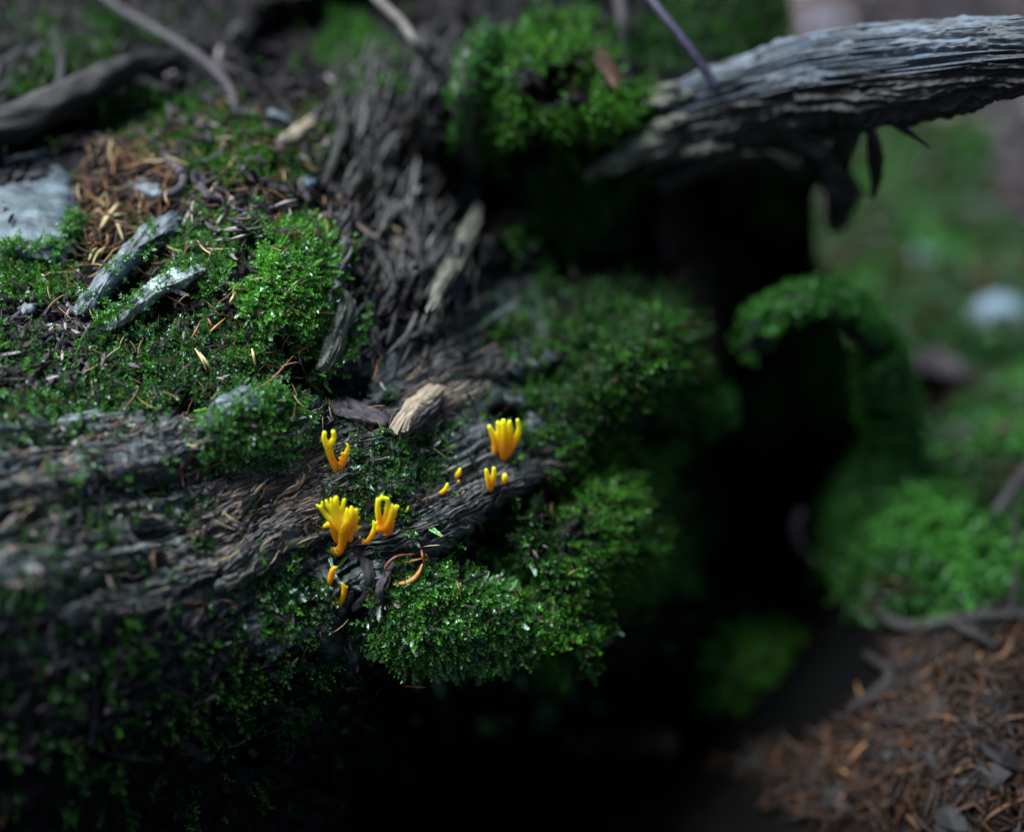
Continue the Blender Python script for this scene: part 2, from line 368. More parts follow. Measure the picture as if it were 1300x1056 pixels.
# cover masks ------------------------------------------------------
# name, cx, cy, rx, ry, angle(deg), density, brightness (moss tone with its light and shade mixed in), label
MB = [
 ('a', 385, 320, 62, 38, 20, 1.0, 1.1, 'bright green moss draped at the top of the slope, left of the bark hollow'),
 ('a2', 300, 300, 52, 24, 25, .8, .8, 'broken band of moss above the lichen-crusted chip'),
 ('a3', 350, 378, 50, 42, 10, .9, 1.1, 'brightest moss tongue halfway down the slope, left of the thick broken splinter'),
 ('a4', 398, 400, 30, 60, 5, .8, .9, 'hanging moss strip right beside the thick broken splinter'),
 ('a5', 325, 445, 34, 40, 0, .7, .8, 'small moss tongue around the lone cream needle'),
 ('b', 300, 205, 48, 30, 0, 1.0, .9, 'small bright moss cushion beside the needle pocket, upper left'),
 ('c', 270, 310, 70, 60, 20, .55, .75, 'thin moss around the upper end of the long grey-blue slate splinter'),
 ('d', 215, 455, 140, 55, 8, .62, .35, 'dark sparse moss with fallen needles below the lichen-crusted chip'),
 ('e', 322, 545, 78, 42, 15, 1.0, .55, 'rounded moss bump growing over the small grey stone above the bare grain'),
 ('f', 50, 355, 55, 36, -10, 1.0, .7, 'moss clump under the small flat slate near the left edge'),
 ('g', 35, 450, 70, 42, 0, .8, .6, 'dark moss clump low on the left edge below the slate'),
 ('h', 120, 512, 130, 26, 5, .7, .5, 'narrow strip of moss along the top of the bare wood on the left'),
 ('i', 490, 590, 85, 50, 25, .62, .30, 'dark teal moss between the forked fungus and the large fan fungus'),
 ('j', 375, 760, 58, 44, 0, .62, .30, 'dark moss patch just left of the two lowest orange fungus stubs'),
 ('k', 290, 860, 180, 100, -10, .24, .16, 'scattered dark moss on the shaded lower flank of the stump'),
 ('l', 80, 880, 150, 100, 0, .20, .10, 'very dark blurred moss in the bottom left corner'),
 ('m', 590, 780, 120, 74, 8, 1.1, .70, 'moss covered shelf jutting out under the needles, lower middle'),
 ('n', 712, 818, 52, 40, 40, 1.0, .55, 'hanging fringe of moss at the right tip of the moss shelf'),
 ('o', 800, 420, 95, 70, 20, .62, .24, 'mid green moss on the shaded face below the base of the big branch'),
 ('o2', 690, 400, 110, 50, 25, .45, .15, 'dim thin moss above the blurred fan fungus'),
 ('p', 740, 500, 120, 62, 28, .62, .22, 'dim moss streaks right of the blurred fan fungus'),
 ('p2', 850, 480, 60, 60, 0, .8, .34, 'green moss at the rim of the black hollow, middle right'),
 ('q', 775, 610, 80, 62, 40, .85, .75, 'brighter green moss lobe right of the wood ledge'),
 ('r', 790, 715, 110, 60, 25, .85, .55, 'green moss lobe between the moss shelf and the black hollow'),
 ('r2', 860, 640, 50, 110, 10, .55, .35, 'dim moss running down the rim of the black hollow'),
 ('s', 965, 860, 100, 78, 10, 1.0, 1.1, 'dark green moss mound at the foot of the black hollow'),
 ('t', 695, 55, 70, 34, 10, .9, .80, 'bright moss mass on the upper root, top middle'),
 ('t2', 640, 120, 30, 46, 0, .8, .6, 'moss strip on the left shoulder of the upper root'),
 ('t3', 745, 75, 40, 44, 0, .7, .6, 'moss patch between the upper root and the rusty flake'),
 ('t4', 700, 150, 62, 24, 8, .9, .75, 'bright moss fringe hanging above the shaded part of the upper root'),
 ('u', 772, 142, 50, 34, 0, 1.0, .95, 'brightest small moss cushion beside the base of the big broken branch'),
 ('v', 625, 180, 34, 40, 0, .6, .45, 'greyish moss low on the left side of the upper root'),
 ('q2', 680, 690, 62, 56, 10, .5, .05, 'very dim moss in the recess beneath the right tip of the wood ledge'),
 ('w', 725, 265, 95, 80, 30, .7, .35, 'deep green moss in the shade under the upper root'),
 ('x', 455, 70, 52, 70, 25, .85, .6, 'blurred green moss behind the pale hanging twig'),
 ('y', 225, 165, 130, 50, -10, .75, .5, 'patchy moss behind the needle pocket'),
 ('z', 900, 40, 135, 60, 5, .7, .08, 'dark green moss on the stump top behind the big branch'),
 ('aa', 850, 190, 60, 45, 0, .6, .4, 'dull moss below the base of the big broken branch'),
 ('ab', 300, 470, 70, 50, 0, .6, .45, 'thin moss slope above the rounded moss bump'),
 ('ac', 100, 40, 140, 50, 10, .35, .3, 'dim moss behind the long blurred root, top left'),
 ('ad', 232, 652, 44, 20, -10, .45, .35, 'small blue-green moss tufts on the bare grain left of the fibres'),
 ('af', 60, 565, 110, 20, 4, .42, .35, 'blurred blue-green moss film high on the bare wood at the left edge'),
 ('ag', 110, 655, 120, 18, 12, .40, .35, 'broken blue-green moss streaks across the bare grain, left of the orange fibres'),
 ('ah', 50, 745, 120, 24, 12, .40, .30, 'blurred dark moss streak low on the bare wood at the left edge'),
 ('ai', 412, 648, 20, 14, 0, .5, .30, 'teal moss around the stem of the largest fan fungus'),
 ('aj', 550, 556, 50, 16, 25, .5, .30, 'dark moss in the groove above the small oval buttons'),
 ('al', 390, 190, 70, 60, 0, .6, .5, 'sparse moss between the tan chip and the grey root strand'),
 ('am', 60, 90, 80, 30, 15, .6, .35, 'dim moss growing on top of the long weathered root'),
 ('aq', 1050, 480, 44, 70, 10, .75, .7, 'dim broken moss on the dark wood enclosed by the arching root'),
 ('ar', 975, 520, 36, 60, -15, .7, .6, 'dim moss streak on the left wall under the arching root'),
 ('as', 1000, 260, 60, 30, 0, .45, .4, 'faint moss in the dark directly below the big branch'),
 ('ae', 890, 510, 40, 26, 0, .4, .3, 'faint moss tuft on the edge of the black hollow'),
]
def blobv(b, x, y):
    _, bx, by, rx, ry, an, *_r = b; a = math.radians(an); dx, dy = x - bx, y - by
    u = (dx*math.cos(a) - dy*math.sin(a))/rx; v = (dx*math.sin(a) + dy*math.cos(a))/ry
    return sm(1.25, .55, np.hypot(u, v))
nz = fbm(X/26, Y/26, 2.2, 3)
moss = np.zeros(X.shape)
for b in MB: moss = np.maximum(moss, min(1, b[6]*1.1)*blobv(b, WX, WY))
moss = sm(.32, .70, moss + .42*nz + .15*noise(X/9, Y/9, 5.5))
soilp = sm(-40, 40, sdf([(-130,-130),(1120,-130),(1120,260),(830,330),(640,360),(560,400),(470,470),(400,520),(330,480),(200,470),(90,430),(0,470),(-130,480)], WX, WY))
grey = sm(-10, 25, sdf([(390,360),(640,300),(620,420),(560,520),(480,530),(400,490)], WX, WY))
soil = np.clip(soilp - .75*grey, 0, 1)
soil = np.maximum(soil, .85*sm(700, 900, Y)*sm(420, 300, X) )  # soil colour strengthens down the lower left flank
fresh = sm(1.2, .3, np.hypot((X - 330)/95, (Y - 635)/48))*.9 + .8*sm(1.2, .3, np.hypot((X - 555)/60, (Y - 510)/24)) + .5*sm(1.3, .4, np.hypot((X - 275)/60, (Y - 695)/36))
dark = np.maximum(sm(-5, 15, sdf([(478,868),(650,850),(720,815),(775,862),(905,830),(905,1250),(440,1250)], WX, WY)),  # mask for painted shade: under the shelf and in the big cavity
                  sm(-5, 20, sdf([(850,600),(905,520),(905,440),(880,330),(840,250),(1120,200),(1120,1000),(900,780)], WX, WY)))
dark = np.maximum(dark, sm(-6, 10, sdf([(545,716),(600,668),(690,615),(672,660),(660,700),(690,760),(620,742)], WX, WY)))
dark = np.maximum(dark, .9*sm(560, 600, X)*sm(0, 20, Y - 180)*sm(40, 0, Y - 340)*sm(860, 800, X))  # painted shade below the upper root
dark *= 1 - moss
# displacement ---------------------------------------------------------------
P = at(X, Y, D)
def normals(P):
    a = np.gradient(P, axis=1); b = np.gradient(P, axis=0); n = nrm(np.cross(b, a))
    return np.where(((CAM - P)*n).sum(-1, keepdims=True) < 0, -n, n)
N0 = normals(P)
S = X - .45*Y                                         # distance along the grain, in layout units
woodz = sm(-18, 14, np.maximum(sdf([(-140,480),(120,520),(250,540),(400,535),(400,480),(470,440),(560,400),(660,350),(700,400),(690,500),(760,540),(700,605),(640,650),(560,690),(500,730),(478,790),(450,850),(380,810),(300,840),(180,890),(-140,960)], WX, WY), sdf([(820,120),(1010,100),(1060,250),(860,260)], WX, WY)))
soil = np.maximum(soil, 1 - woodz)
woodm = (1 - moss)*(1 - soil)*(1 - dark)
def ridge(a): return 1 - np.abs(a)*2
tw = TG + 3.5*fbm(X/80, Y/80, 4.4, 2)
beam = 1 - .75*sm(370, 430, X)*sm(740, 700, Y)
hw = beam*.0050*ridge(noise(tw/19, S/420, 1)) + (.3 + .7*beam)*.0030*ridge(noise(tw/9, S/260, 2)) + .0016*ridge(noise(tw/4.3, S/130, 3)) + .0007*noise(tw/2.2, S/60, 4)
step = noise(tw/30, S/340, 8); hw += beam*.005*sm(-.02, .05, step)      # sheets that broke away
hw -= beam*.006*sm(.35, .6, noise(tw/14, S/150, 12))
hw += beam*(.007*noise(tw/38, S/110, 21) - .008*sm(.2, .5, noise(tw/26, S/75, 22)))
hw -= .0028*sm(.22, .42, noise(S/11, tw/13, 31))*sm(-.1, .2, noise(X/60, Y/60, 33))     # cross breaks of brown rot
hs = .006*fbm(X/28, Y/28, 5, 4) + .0035*np.abs(noise(X/9, Y/7, 6)) + .0018*noise(X/4, Y/4, 7)
hm = .0060*fbm(X/50, Y/30, 3, 3) + .004*fbm(X/14, Y/14, 8, 3)
crev = sm(.0015, -.004, hw - .0035)                        # humus in the crevices; its colour also paints the black pits
soil = np.clip(soil + .85*crev*woodm, 0, 1)
H = woodm*hw + (1 - woodz + .3)*(1 - moss)*hs + moss*(hm + .002) + dark*(1 - moss)*.01*fbm(X/30, Y/30, 9, 3)
P = P + N0*H[..., None]
NS = normals(P)
# smooth normals for scattering
Nb = N0.copy()
# stump outline, with a dark sheet added at right to fill the arch
outline = [(-140,-140),(1010,-140),(1022,0),(1020,70),(1000,120),(1060,150),(1085,190),(1060,250),(1062,330),(1085,385),(1108,430),(1118,500),(1108,600),(1070,680),(1075,800),(1060,860),(1060,1210),(-140,1210)]
sd_ = sdf(outline, WXs, WYs)
curl = .25*sm(26, -2, sd_)**1.5
P = P + FW*curl[..., None]
keep = sd_ > -1
F = gridF(len(gy), len(gx)); kf = keep.ravel()[F].all(1); F = F[kf]
used = np.zeros(X.size, bool); used[F.ravel()] = True; remap = np.cumsum(used) - 1
grain = np.stack([TG, S, 0*S], -1).reshape(-1, 3)
def A_(a): return a.ravel()[used]
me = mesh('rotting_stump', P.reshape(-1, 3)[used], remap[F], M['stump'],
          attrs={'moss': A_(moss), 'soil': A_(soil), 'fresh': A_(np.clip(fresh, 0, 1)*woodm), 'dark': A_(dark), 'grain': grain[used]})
stump = obj('rotting_stump', me, None, 'rotting mossy tree stump with bare streaked grain carrying the yellow fungi', 'tree stump')

def surf(x, y, lift=0.0, base=False):
    x = np.atleast_1d(np.asarray(x, float)); y = np.atleast_1d(np.asarray(y, float))
    p = bil(P, gx, gy, x, y); n = nrm(bil(Nb, gx, gy, x, y)); return p + n*lift, n
def sdepth(x, y):
    p, _ = surf(x, y); return proj(p)[2]

# ------------------------------------------------------------------ the ground
GC = [(1300,900,1.13),(1200,960,1.10),(1080,900,1.20),(1000,960,1.22),(850,960,1.32),(1300,780,1.22),(1150,790,1.24),(1200,700,1.27),(1110,680,1.33),(1150,600,1.38),(1250,600,1.38),
 (1300,500,1.58),(1180,480,1.62),(1250,400,1.9),(1100,330,2.1),(1300,300,2.25),(1200,150,2.7),(1100,30,3.15),(1300,0,3.3),
 (1000,850,1.5),(950,700,1.75),(1030,640,1.7),(1000,500,1.95),(700,1000,1.35),(1300,1040,1.08),(1100,1056,1.15)]
GC = np.array(GC, float); gp = at(GC[:, 0], GC[:, 1], GC[:, 2])
far = [(x, y, 0) for x in (-4, -2, 3, 5) for y in (-2, 0, 2, 4, 6)] + [(0, 5, 0), (1, 5.5, .05), (0, -1, 0), (-.5, 1.6, .02), (-1, 1, .0), (0, .3, .02), (0.9, .3, .03), (0, 2.6, .0), (-1, 3, 0)]
gp = np.vstack([gp, far]); hz = rbf(gp[:, :2], gp[:, 2], sx=1.0, lam=2e-3)
def ax2(c, a, b, n): u = np.linspace(-1, 1, n); return c + a*np.sinh(b*u)
hx = ax2(.5, .045, 7.6, 470); hy = ax2(1.15, .045, 7.6, 470)
HX, HY = np.meshgrid(hx, hy); r_ = np.hypot(HX - .5, HY - 1.2)
HZ = hz(np.c_[np.clip(HX, -4, 5).ravel(), np.clip(HY, -2, 6).ravel()]).reshape(HX.shape)
HZ = HZ*sm(5.5, 3.5, r_)
HZ += (.010*fbm(HX*18, HY*18, 1, 3) + .004*fbm(HX*70, HY*70, 2, 2))*sm(4, 1.5, r_) + .05*fbm(HX*1.1, HY*1.1, 3, 2)*sm(1.2, 3, r_)
GPt = np.stack([HX, HY, HZ], -1)
gpx, gpy, gD = proj(GPt); gpx = np.where(gD < .2, -9999, gpx)
vis = (gD > .3)
gwx = gpx + 16*fbm(HX*14, HY*14, 4, 3); gwy = gpy + 16*fbm(HX*14, HY*14, 9, 3)
bank = sm(-12, 12, sdf([(1175,400),(1170,480),(1150,560),(1230,520),(1330,470),(1500,470),(1500,800),(1290,770),(1250,700),(1262,775),(1190,785),(1120,790),(1060,740),(1050,690),(1070,620),(1110,570)], gwx, gwy))*vis
backg = sm(-25, 25, sdf([(1060,140),(1150,150),(1250,180),(1240,290),(1330,330),(1330,470),(1150,470),(1060,420)], gwx, gwy))*vis
green = np.clip(bank + .85*backg, 0, 1)
# a dip in the bank: the second dark hole
hole = sm(0, 26, sdf([(1140,485),(1205,470),(1215,545),(1170,575),(1135,550)], gwx, gwy))*vis
GPt[..., 2] -= .10*hole
GPt[..., 2] += bank*(1 - hole)*(.022*fbm(HX*16, HY*16, 6, 3))
shadeg = np.clip(sm(-20, 20, sdf([(700,200),(1070,330),(1140,400),(1160,500),(1140,575),(1085,590),(1020,690),(1110,790),(1135,860),(1080,950),(900,1000),(400,930),(400,200)], gwx, gwy))*vis + hole + .9*sm(930, 975, gpy)*sm(1120, 1000, gpx)*vis, 0, 1)  # stump shadow, hole and bottom strip darkened in the ground colour
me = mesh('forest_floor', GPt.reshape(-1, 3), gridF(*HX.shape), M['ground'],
          attrs={'green': green.ravel(), 'far': (sm(1.7, 2.3, HY)).ravel(), 'dark': shadeg.ravel()})
obj('forest_floor', me, None, 'forest floor of brown needle litter and soil', None, None, 'structure')
def gsurf(x, y):
    p = bil(GPt, hx, hy, x, y); return p
GN_ = normals(GPt); GN_ = np.where(GN_[..., 2:] < 0, -GN_, GN_)

# ------------------------------------------------------------------ instanced pieces (moss shoots, needles, flakes)
def sprig(seed, n=9, L=1.0, wid=.26):
    r = random.Random(seed); V, Fc, tip = [], [], []
    bend = r.uniform(.1, .5)
    def c(s): return np.array([bend*s*s, 0, L*s*(1 - .25*s*bend)])
    for k in range(n):
        s = .12 + .88*k/(n - 1); p = c(s); a = k*2.4 + r.uniform(-.4, .4); up = .35 + .5*s
        d = nrm(np.array([math.cos(a)*(1 - .3*s), math.sin(a)*(1 - .3*s), up])); ll = (.42 - .16*s)*r.uniform(.8, 1.2)
        sd = nrm(np.cross(d, [0, 0, 1.0])); nn = np.cross(sd, d); b = len(V); wd = wid*ll*1.25
        V += [p, p + d*ll*.5 + sd*wd + nn*.05, p + d*ll, p + d*ll*.5 - sd*wd + nn*.05]; V[b+2] = V[b+2] - nn*.06*1
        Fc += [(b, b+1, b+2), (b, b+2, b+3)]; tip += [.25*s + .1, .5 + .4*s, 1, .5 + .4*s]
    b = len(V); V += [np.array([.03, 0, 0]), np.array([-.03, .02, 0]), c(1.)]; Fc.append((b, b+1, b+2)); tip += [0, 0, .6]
    return np.array(V), Fc, tip
def pinnate(seed, L=1.0):
    """flat feathery shoot, two rows of overlapping rounded leaves"""
    r = random.Random(seed); V, Fc, tip = [], [], []
    n = 7
    for k in range(n):
        s = k/(n - 1)
        for sg in (-1, 1):
            p = np.array([.18*s*s, 0, L*s]); ll = (.30 - .13*s)*r.uniform(.85, 1.15); an = math.radians(62 - 30*s)
            d = np.array([r.uniform(-.05, .22), sg*math.sin(an), math.cos(an)]); d = nrm(d); q_ = nrm(np.array([.1, -sg*math.cos(an), math.sin(an)]))
            b = len(V); V += [p, p + d*ll*.55 - q_*ll*.36, p + d*ll, p + d*ll*.6 + q_*ll*.38]; Fc += [(b, b+1, b+2), (b, b+2, b+3)]
            tip += [.2, .6 + .3*s, 1, .7 + .3*s]
    return np.array(V), Fc, tip
def hid(name, V, Fc, mat, tip=None, smooth=False):
    me = bpy.data.meshes.new(name); me.from_pydata([tuple(v) for v in V], [], [tuple(f) for f in Fc]); me.materials.append(mat)
    if tip is not None:
        a = me.attributes.new('tip', 'FLOAT', 'POINT'); a.data.foreach_set('value', np.array(tip, float))
    if smooth: me.polygons.foreach_set('use_smooth', np.ones(len(me.polygons), bool))
    return bpy.data.objects.new(name, me)          # a source shape only, never linked to the scene
SRC = {'dull': [hid('moss_shoot', *sprig(k + 20)[:2], M['moss_dull'], sprig(k + 20)[2]) for k in range(3)], 'moss': [hid('moss_shoot', *sprig(k)[:2], M['moss'], sprig(k)[2]) for k in range(3)] + [hid('moss_frond', *pinnate(k)[:2], M['moss'], pinnate(k)[2]) for k in range(2)],
       'far': [hid('moss_shoot', *sprig(k + 9, 7, 1, .4)[:2], M['moss_far'], sprig(k + 9, 7, 1, .4)[2]) for k in range(3)]}
def needle_geo(bend, w_=.035, n=6):
    s = np.linspace(-.5, .5, n); C = np.c_[s, bend*(s*s - .25)*2, .12*bend*s]
    R = w_*np.clip(1.15 - (np.abs(s)*2)**3, .25, 1); return tube(C, R, 4, .7)
SRC['needle'] = [hid('needle', *needle_geo(b), M['needle_i'], None, True) for b in (.03, .14, -.22)]
def flake_geo(seed):
    r = np.random.default_rng(seed); n = 7; a = np.linspace(0, 2*math.pi, n, endpoint=False); R = r.uniform(.28, .55, n)
    o = np.c_[np.cos(a)*R, np.sin(a)*R*.5, r.uniform(-.05, .05, n)]
    V = np.vstack([o + [0, 0, .05], o*[.9, .9, 1] - [0, 0, .05], [[0, 0, .1]], [[0, 0, -.06]]]); Fc = []
    for k in range(n):
        k2 = (k + 1) % n; Fc += [(k, k2, 2*n), (k2, k, k + n), (k2, k + n, k2 + n), (k + n, 2*n + 1, k2 + n)]
    return V, Fc
SRC['flake'] = [hid('flake', *flake_geo(k), M['chip_i']) for k in range(4)]
_gcache = {}
def node_group(kind):
    if kind in _gcache: return _gcache[kind]
    g = bpy.data.node_groups.new('scatter_' + kind, 'GeometryNodeTree')
    g.interface.new_socket('Geometry', in_out='INPUT', socket_type='NodeSocketGeometry')
    g.interface.new_socket('Geometry', in_out='OUTPUT', socket_type='NodeSocketGeometry')
    N = g.nodes; i = N.new('NodeGroupInput'); o = N.new('NodeGroupOutput'); iop = N.new('GeometryNodeInstanceOnPoints')
    gi = N.new('GeometryNodeGeometryToInstance')
    for so_ in reversed(SRC[kind]):
        oi = N.new('GeometryNodeObjectInfo'); oi.inputs['Object'].default_value = so_; g.links.new(oi.outputs['Geometry'], gi.inputs[0])
    def na(name, t):
        a = N.new('GeometryNodeInputNamedAttribute'); a.data_type = t; a.inputs[0].default_value = name; return a.outputs[0]
    g.links.new(i.outputs[0], iop.inputs['Points']); g.links.new(gi.outputs[0], iop.inputs['Instance'])
    iop.inputs['Pick Instance'].default_value = True; g.links.new(na('pick', 'INT'), iop.inputs['Instance Index'])
    e2r = N.new('FunctionNodeEulerToRotation'); g.links.new(na('rot', 'FLOAT_VECTOR'), e2r.inputs[0])
    g.links.new(e2r.outputs[0], iop.inputs['Rotation'])
    g.links.new(na('size', 'FLOAT_VECTOR'), iop.inputs['Scale']); g.links.new(iop.outputs[0], o.inputs[0])
    _gcache[kind] = g; return g
def scatter(name, kind, pts, zax, xax, size, tint, label, cat, parent=None, mat=None):
    n = len(pts); z = nrm(zax); x = nrm(xax - (xax*z).sum(-1, keepdims=True)*z); y = np.cross(z, x)
    rx = np.arctan2(y[:, 2], z[:, 2]); ry = -np.arcsin(np.clip(x[:, 2], -1, 1)); rz = np.arctan2(x[:, 1], x[:, 0])
    me = bpy.data.meshes.new(name); me.vertices.add(n); me.vertices.foreach_set('co', np.asarray(pts, float).ravel())
    for k, t, v, p in (('rot', 'FLOAT_VECTOR', np.c_[rx, ry, rz], 'vector'), ('size', 'FLOAT_VECTOR', size, 'vector'),
                       ('tint', 'FLOAT', tint, 'value'), ('pick', 'INT', rng.integers(0, len(SRC[kind]), n), 'value')):
        a = me.attributes.new(k, t, 'POINT'); a.data.foreach_set(p, np.asarray(v).ravel())
    me.materials.append(SRC[kind][0].data.materials[0])
    o = obj(name, me, parent, label, cat, None, 'stuff'); md = o.modifiers.new('scatter', 'NODES'); md.node_group = node_group(kind)
    return o
def rv(n): return nrm(rng.normal(size=(n, 3)))
DOWN = np.array([0, -.25, -1.0])

# ---- moss on the stump
for b in MB:
    key, bx, by, rx, ry, an, den, bri, lab = b
    blur = abs(sdepth(bx, by)[0] - 1)
    per = (3.3 if blur < .06 else 4.2 if blur < .14 else 5.4)      # layout units between shoots
    n = int(4*rx*ry*1.56*1.35/per**2)
    R = max(rx, ry)*1.3
    x = rng.uniform(bx - R, bx + R, int(n*R*R/(rx*ry*1.3)) + 10); y = rng.uniform(by - R, by + R, len(x))
    wx = bil(WX, gx, gy, x, y); wy = bil(WY, gx, gy, x, y)
    v = den*blobv(b, wx, wy) + .38*fbm(x/26, y/26, 2.2, 3) + .40*noise(x/9, y/9, 5.5)
    ok = (v > .22 + .66*(rng.random(len(x))**1.1)) & (bil(sd_, gx, gy, x, y) > 3) & (y > -120)
    x, y = x[ok], y[ok]
    if len(x) < 5: continue
    p, n0 = surf(x, y, -.001); m = len(x)
    up_ = rng.uniform(.2, 1.0, (m, 1))
    flow = np.stack([noise(x/30, y/30, 4), noise(x/30, y/30, 14), 0*x], -1)
    ax = n0*(.35 + .5*up_) + DOWN*.55*(1 - .6*up_) + rv(m)*.45 + flow*.5
    s = (.0076 if blur < .06 else .0088 if blur < .14 else .011)*rng.uniform(.55, 1.35, m)*(1 + .3*noise(x/20, y/20, 9))*{'m': 1.25, 'n': 1.4, 'a': 1.15, 'a3': 1.25, 'a4': 1.25, 'j': 1.2, 'k': 1.2, 'i': .85, 'ad': .8, 'ag': .8}.get(key, 1)
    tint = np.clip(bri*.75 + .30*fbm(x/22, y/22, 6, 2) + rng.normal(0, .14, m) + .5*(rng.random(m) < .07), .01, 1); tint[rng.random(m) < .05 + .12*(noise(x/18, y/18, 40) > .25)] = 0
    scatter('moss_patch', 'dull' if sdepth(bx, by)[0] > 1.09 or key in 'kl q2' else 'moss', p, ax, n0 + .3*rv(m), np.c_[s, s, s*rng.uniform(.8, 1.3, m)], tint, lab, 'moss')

# ---- moss on the right-hand bank and far green ground cover
def ground_scatter(name, kind, poly, n, smin, smax, bri, lab, cat, wmask=None, lie=False, xr=(.1, 1.6), yr=(.6, 3.4)):
    x = rng.uniform(*xr, n*6); y = rng.uniform(*yr, n*6); p = gsurf(x, y); u, v, d_ = proj(p)
    u2 = u + 14*fbm(x*14, y*14, 4, 3); v2 = v + 14*fbm(x*14, y*14, 9, 3)
    ok = (sdf(poly, u2, v2) > 0) & (bil(hole, hx, hy, x, y) < .5)
    p = p[ok][:n]; m = len(p); nn = nrm(bil(GN_, hx, hy, p[:, 0], p[:, 1])); d_ = d_[ok][:n]
    if lie:
        ax = nn + .35*rv(m); xa = rv(m); p = p + nn*rng.uniform(0, .010, (m, 1))
        s = rng.uniform(smin, smax, m); size = np.c_[s, s, s]
    else:
        ax = nn*.9 + DOWN*.15 + rv(m)*.6; xa = rv(m); s = rng.uniform(smin, smax, m); size = np.c_[s, s, s]
    tint = np.clip(bri + (.22 if lie else .60)*fbm(p[:, 0]*11, p[:, 1]*11, 2, 3) + rng.normal(0, .27 if lie else .15, m), 0, 1)
    return scatter(name, kind, p, ax, xa, size, tint, lab, cat)
BANK = [(1165,400),(1172,480),(1150,560),(1230,520),(1330,470),(1420,470),(1420,800),(1300,770),(1262,775),(1190,785),(1120,790),(1060,740),(1050,690),(1070,620),(1110,570)]
ground_scatter('moss_patch', 'far', BANK, 15000, .008, .026, .45, 'broad mossy bank rising right of the black hollow', 'moss', xr=(.2, .9), yr=(.8, 1.9))
ground_scatter('moss_patch', 'far', [(1060,140),(1150,150),(1250,180),(1240,290),(1340,330),(1340,470),(1150,470),(1060,420)], 7000, .02, .05, .12,
               'far blurred green ground cover beneath the raised end of the branch', 'ground cover', xr=(.3, 1.8), yr=(1.4, 3.4))
LIT = [(900,975),(1050,940),(1130,870),(1170,800),(1290,775),(1420,770),(1420,1060),(1090,1060),(900,965)]
ground_scatter('needle_litter', 'needle', LIT, 4200, .020, .052, -.02, 'deep brown needle litter in the lower right corner', 'needle litter', lie=True, xr=(.1, .75), yr=(.55, 1.2))
ground_scatter('leaf_litter', 'flake', LIT, 90, .02, .05, .1, 'small bark and leaf flakes lying in the lower right needle litter', 'leaf litter', lie=True, xr=(.1, .75), yr=(.55, 1.2))

# ---- debris on the stump
CLEAR = [(395, 625, 512, 782), (606, 526, 668, 628), (402, 540, 448, 602), (552, 588, 592, 632), (500, 636, 524, 656)]
def clear(x, y): 
    k = np.ones(np.shape(x), bool)
    for a, b, c, d in CLEAR: k &= ~((x > a) & (x < c) & (y > b) & (y < d))
    return k

def stump_scatter(name, kind, poly, n, smin, smax, bri, lab, cat, lift=.002, var=.3, long_=1.0):
    poly = np.asarray(poly, float); x = rng.uniform(poly[:, 0].min(), poly[:, 0].max(), n*4); y = rng.uniform(poly[:, 1].min(), poly[:, 1].max(), n*4)
    ok = sdf(poly, x, y) + 12*noise(x/20, y/20, 3) > 0; ok &= clear(x, y); x, y = x[ok][:n], y[ok][:n]; m = len(x)
    p, nn = surf(x, y); p = p + nn*rng.uniform(lift*.3, lift*2, (m, 1)); s = rng.uniform(smin, smax, m)
    tint = np.clip(bri + rng.normal(0, var, m), 0, 1)
    return scatter(name, kind, p, nn + .5*rv(m), rv(m), np.c_[s*long_*rng.uniform(.9, 2.6 if kind == 'flake' else 1.1, m), s*rng.uniform(.6, 1, m), s], tint, lab, cat)
stump_scatter('needle_litter', 'needle', [(105,200),(170,175),(240,205),(215,262),(175,305),(130,335),(100,330),(108,260)], 230, .016, .034, .42, 'orange-brown spruce needles heaped between the slate and the splinter', 'needle litter', .006)
stump_scatter('bark_debris', 'flake', [(350,90),(560,60),(600,180),(560,330),(500,460),(430,440),(440,300),(360,210)], 480, .006, .018, .34, 'dark purplish bark crumbs filling the hollow beside the upper root', 'bark debris', .004)
stump_scatter('bark_debris', 'flake', [(-60,60),(300,40),(420,130),(330,200),(200,190),(0,240)], 240, .008, .024, .35, 'blurred bark and leaf scraps on the upper left slope', 'bark debris', .004)
stump_scatter('needle_litter', 'needle', [(120,170),(420,120),(440,320),(240,330),(130,400),(60,420)], 420, .014, .024, .5, 'scattered brown needles around the small bright moss cushion', 'needle litter', .005)
stump_scatter('bark_debris', 'flake', [(0,400),(110,380),(120,470),(60,500),(-20,490)], 380, .005, .014, .5, 'violet-grey bark crumbs between the left moss clumps', 'bark debris', .003)
stump_scatter('needle_litter', 'needle', [(90,390),(400,380),(400,560),(120,520)], 130, .012, .020, .4, 'loose brown needles sprinkled over the dark moss', 'needle litter', .006)
stump_scatter('bark_debris', 'flake', [(-60,800),(200,760),(420,860),(400,960),(-60,960)], 260, .008, .02, .35, 'dim bark scraps on the shaded lower flank', 'bark debris', .003)

stump_scatter('needle_litter', 'needle', [(0,230),(450,180),(600,420),(700,600),(760,830),(450,860),(0,700)], 330, .010, .020, .40, 'needles strewn thinly over moss and wood of the whole stump', 'needle litter', .007, .35)
stump_scatter('bark_debris', 'flake', [(-60,180),(450,150),(600,420),(700,600),(760,830),(450,900),(-60,900)], 900, .003, .010, .55, 'fine crumbs of bark and wood caught in the moss all over the stump', 'bark debris', .006, .3)
stump_scatter('bark_debris', 'flake', [(200,170),(430,170),(430,300),(240,320)], 240, .006, .016, .55, 'mixed bark scraps around the small bright moss cushion', 'bark debris', .006, .3)
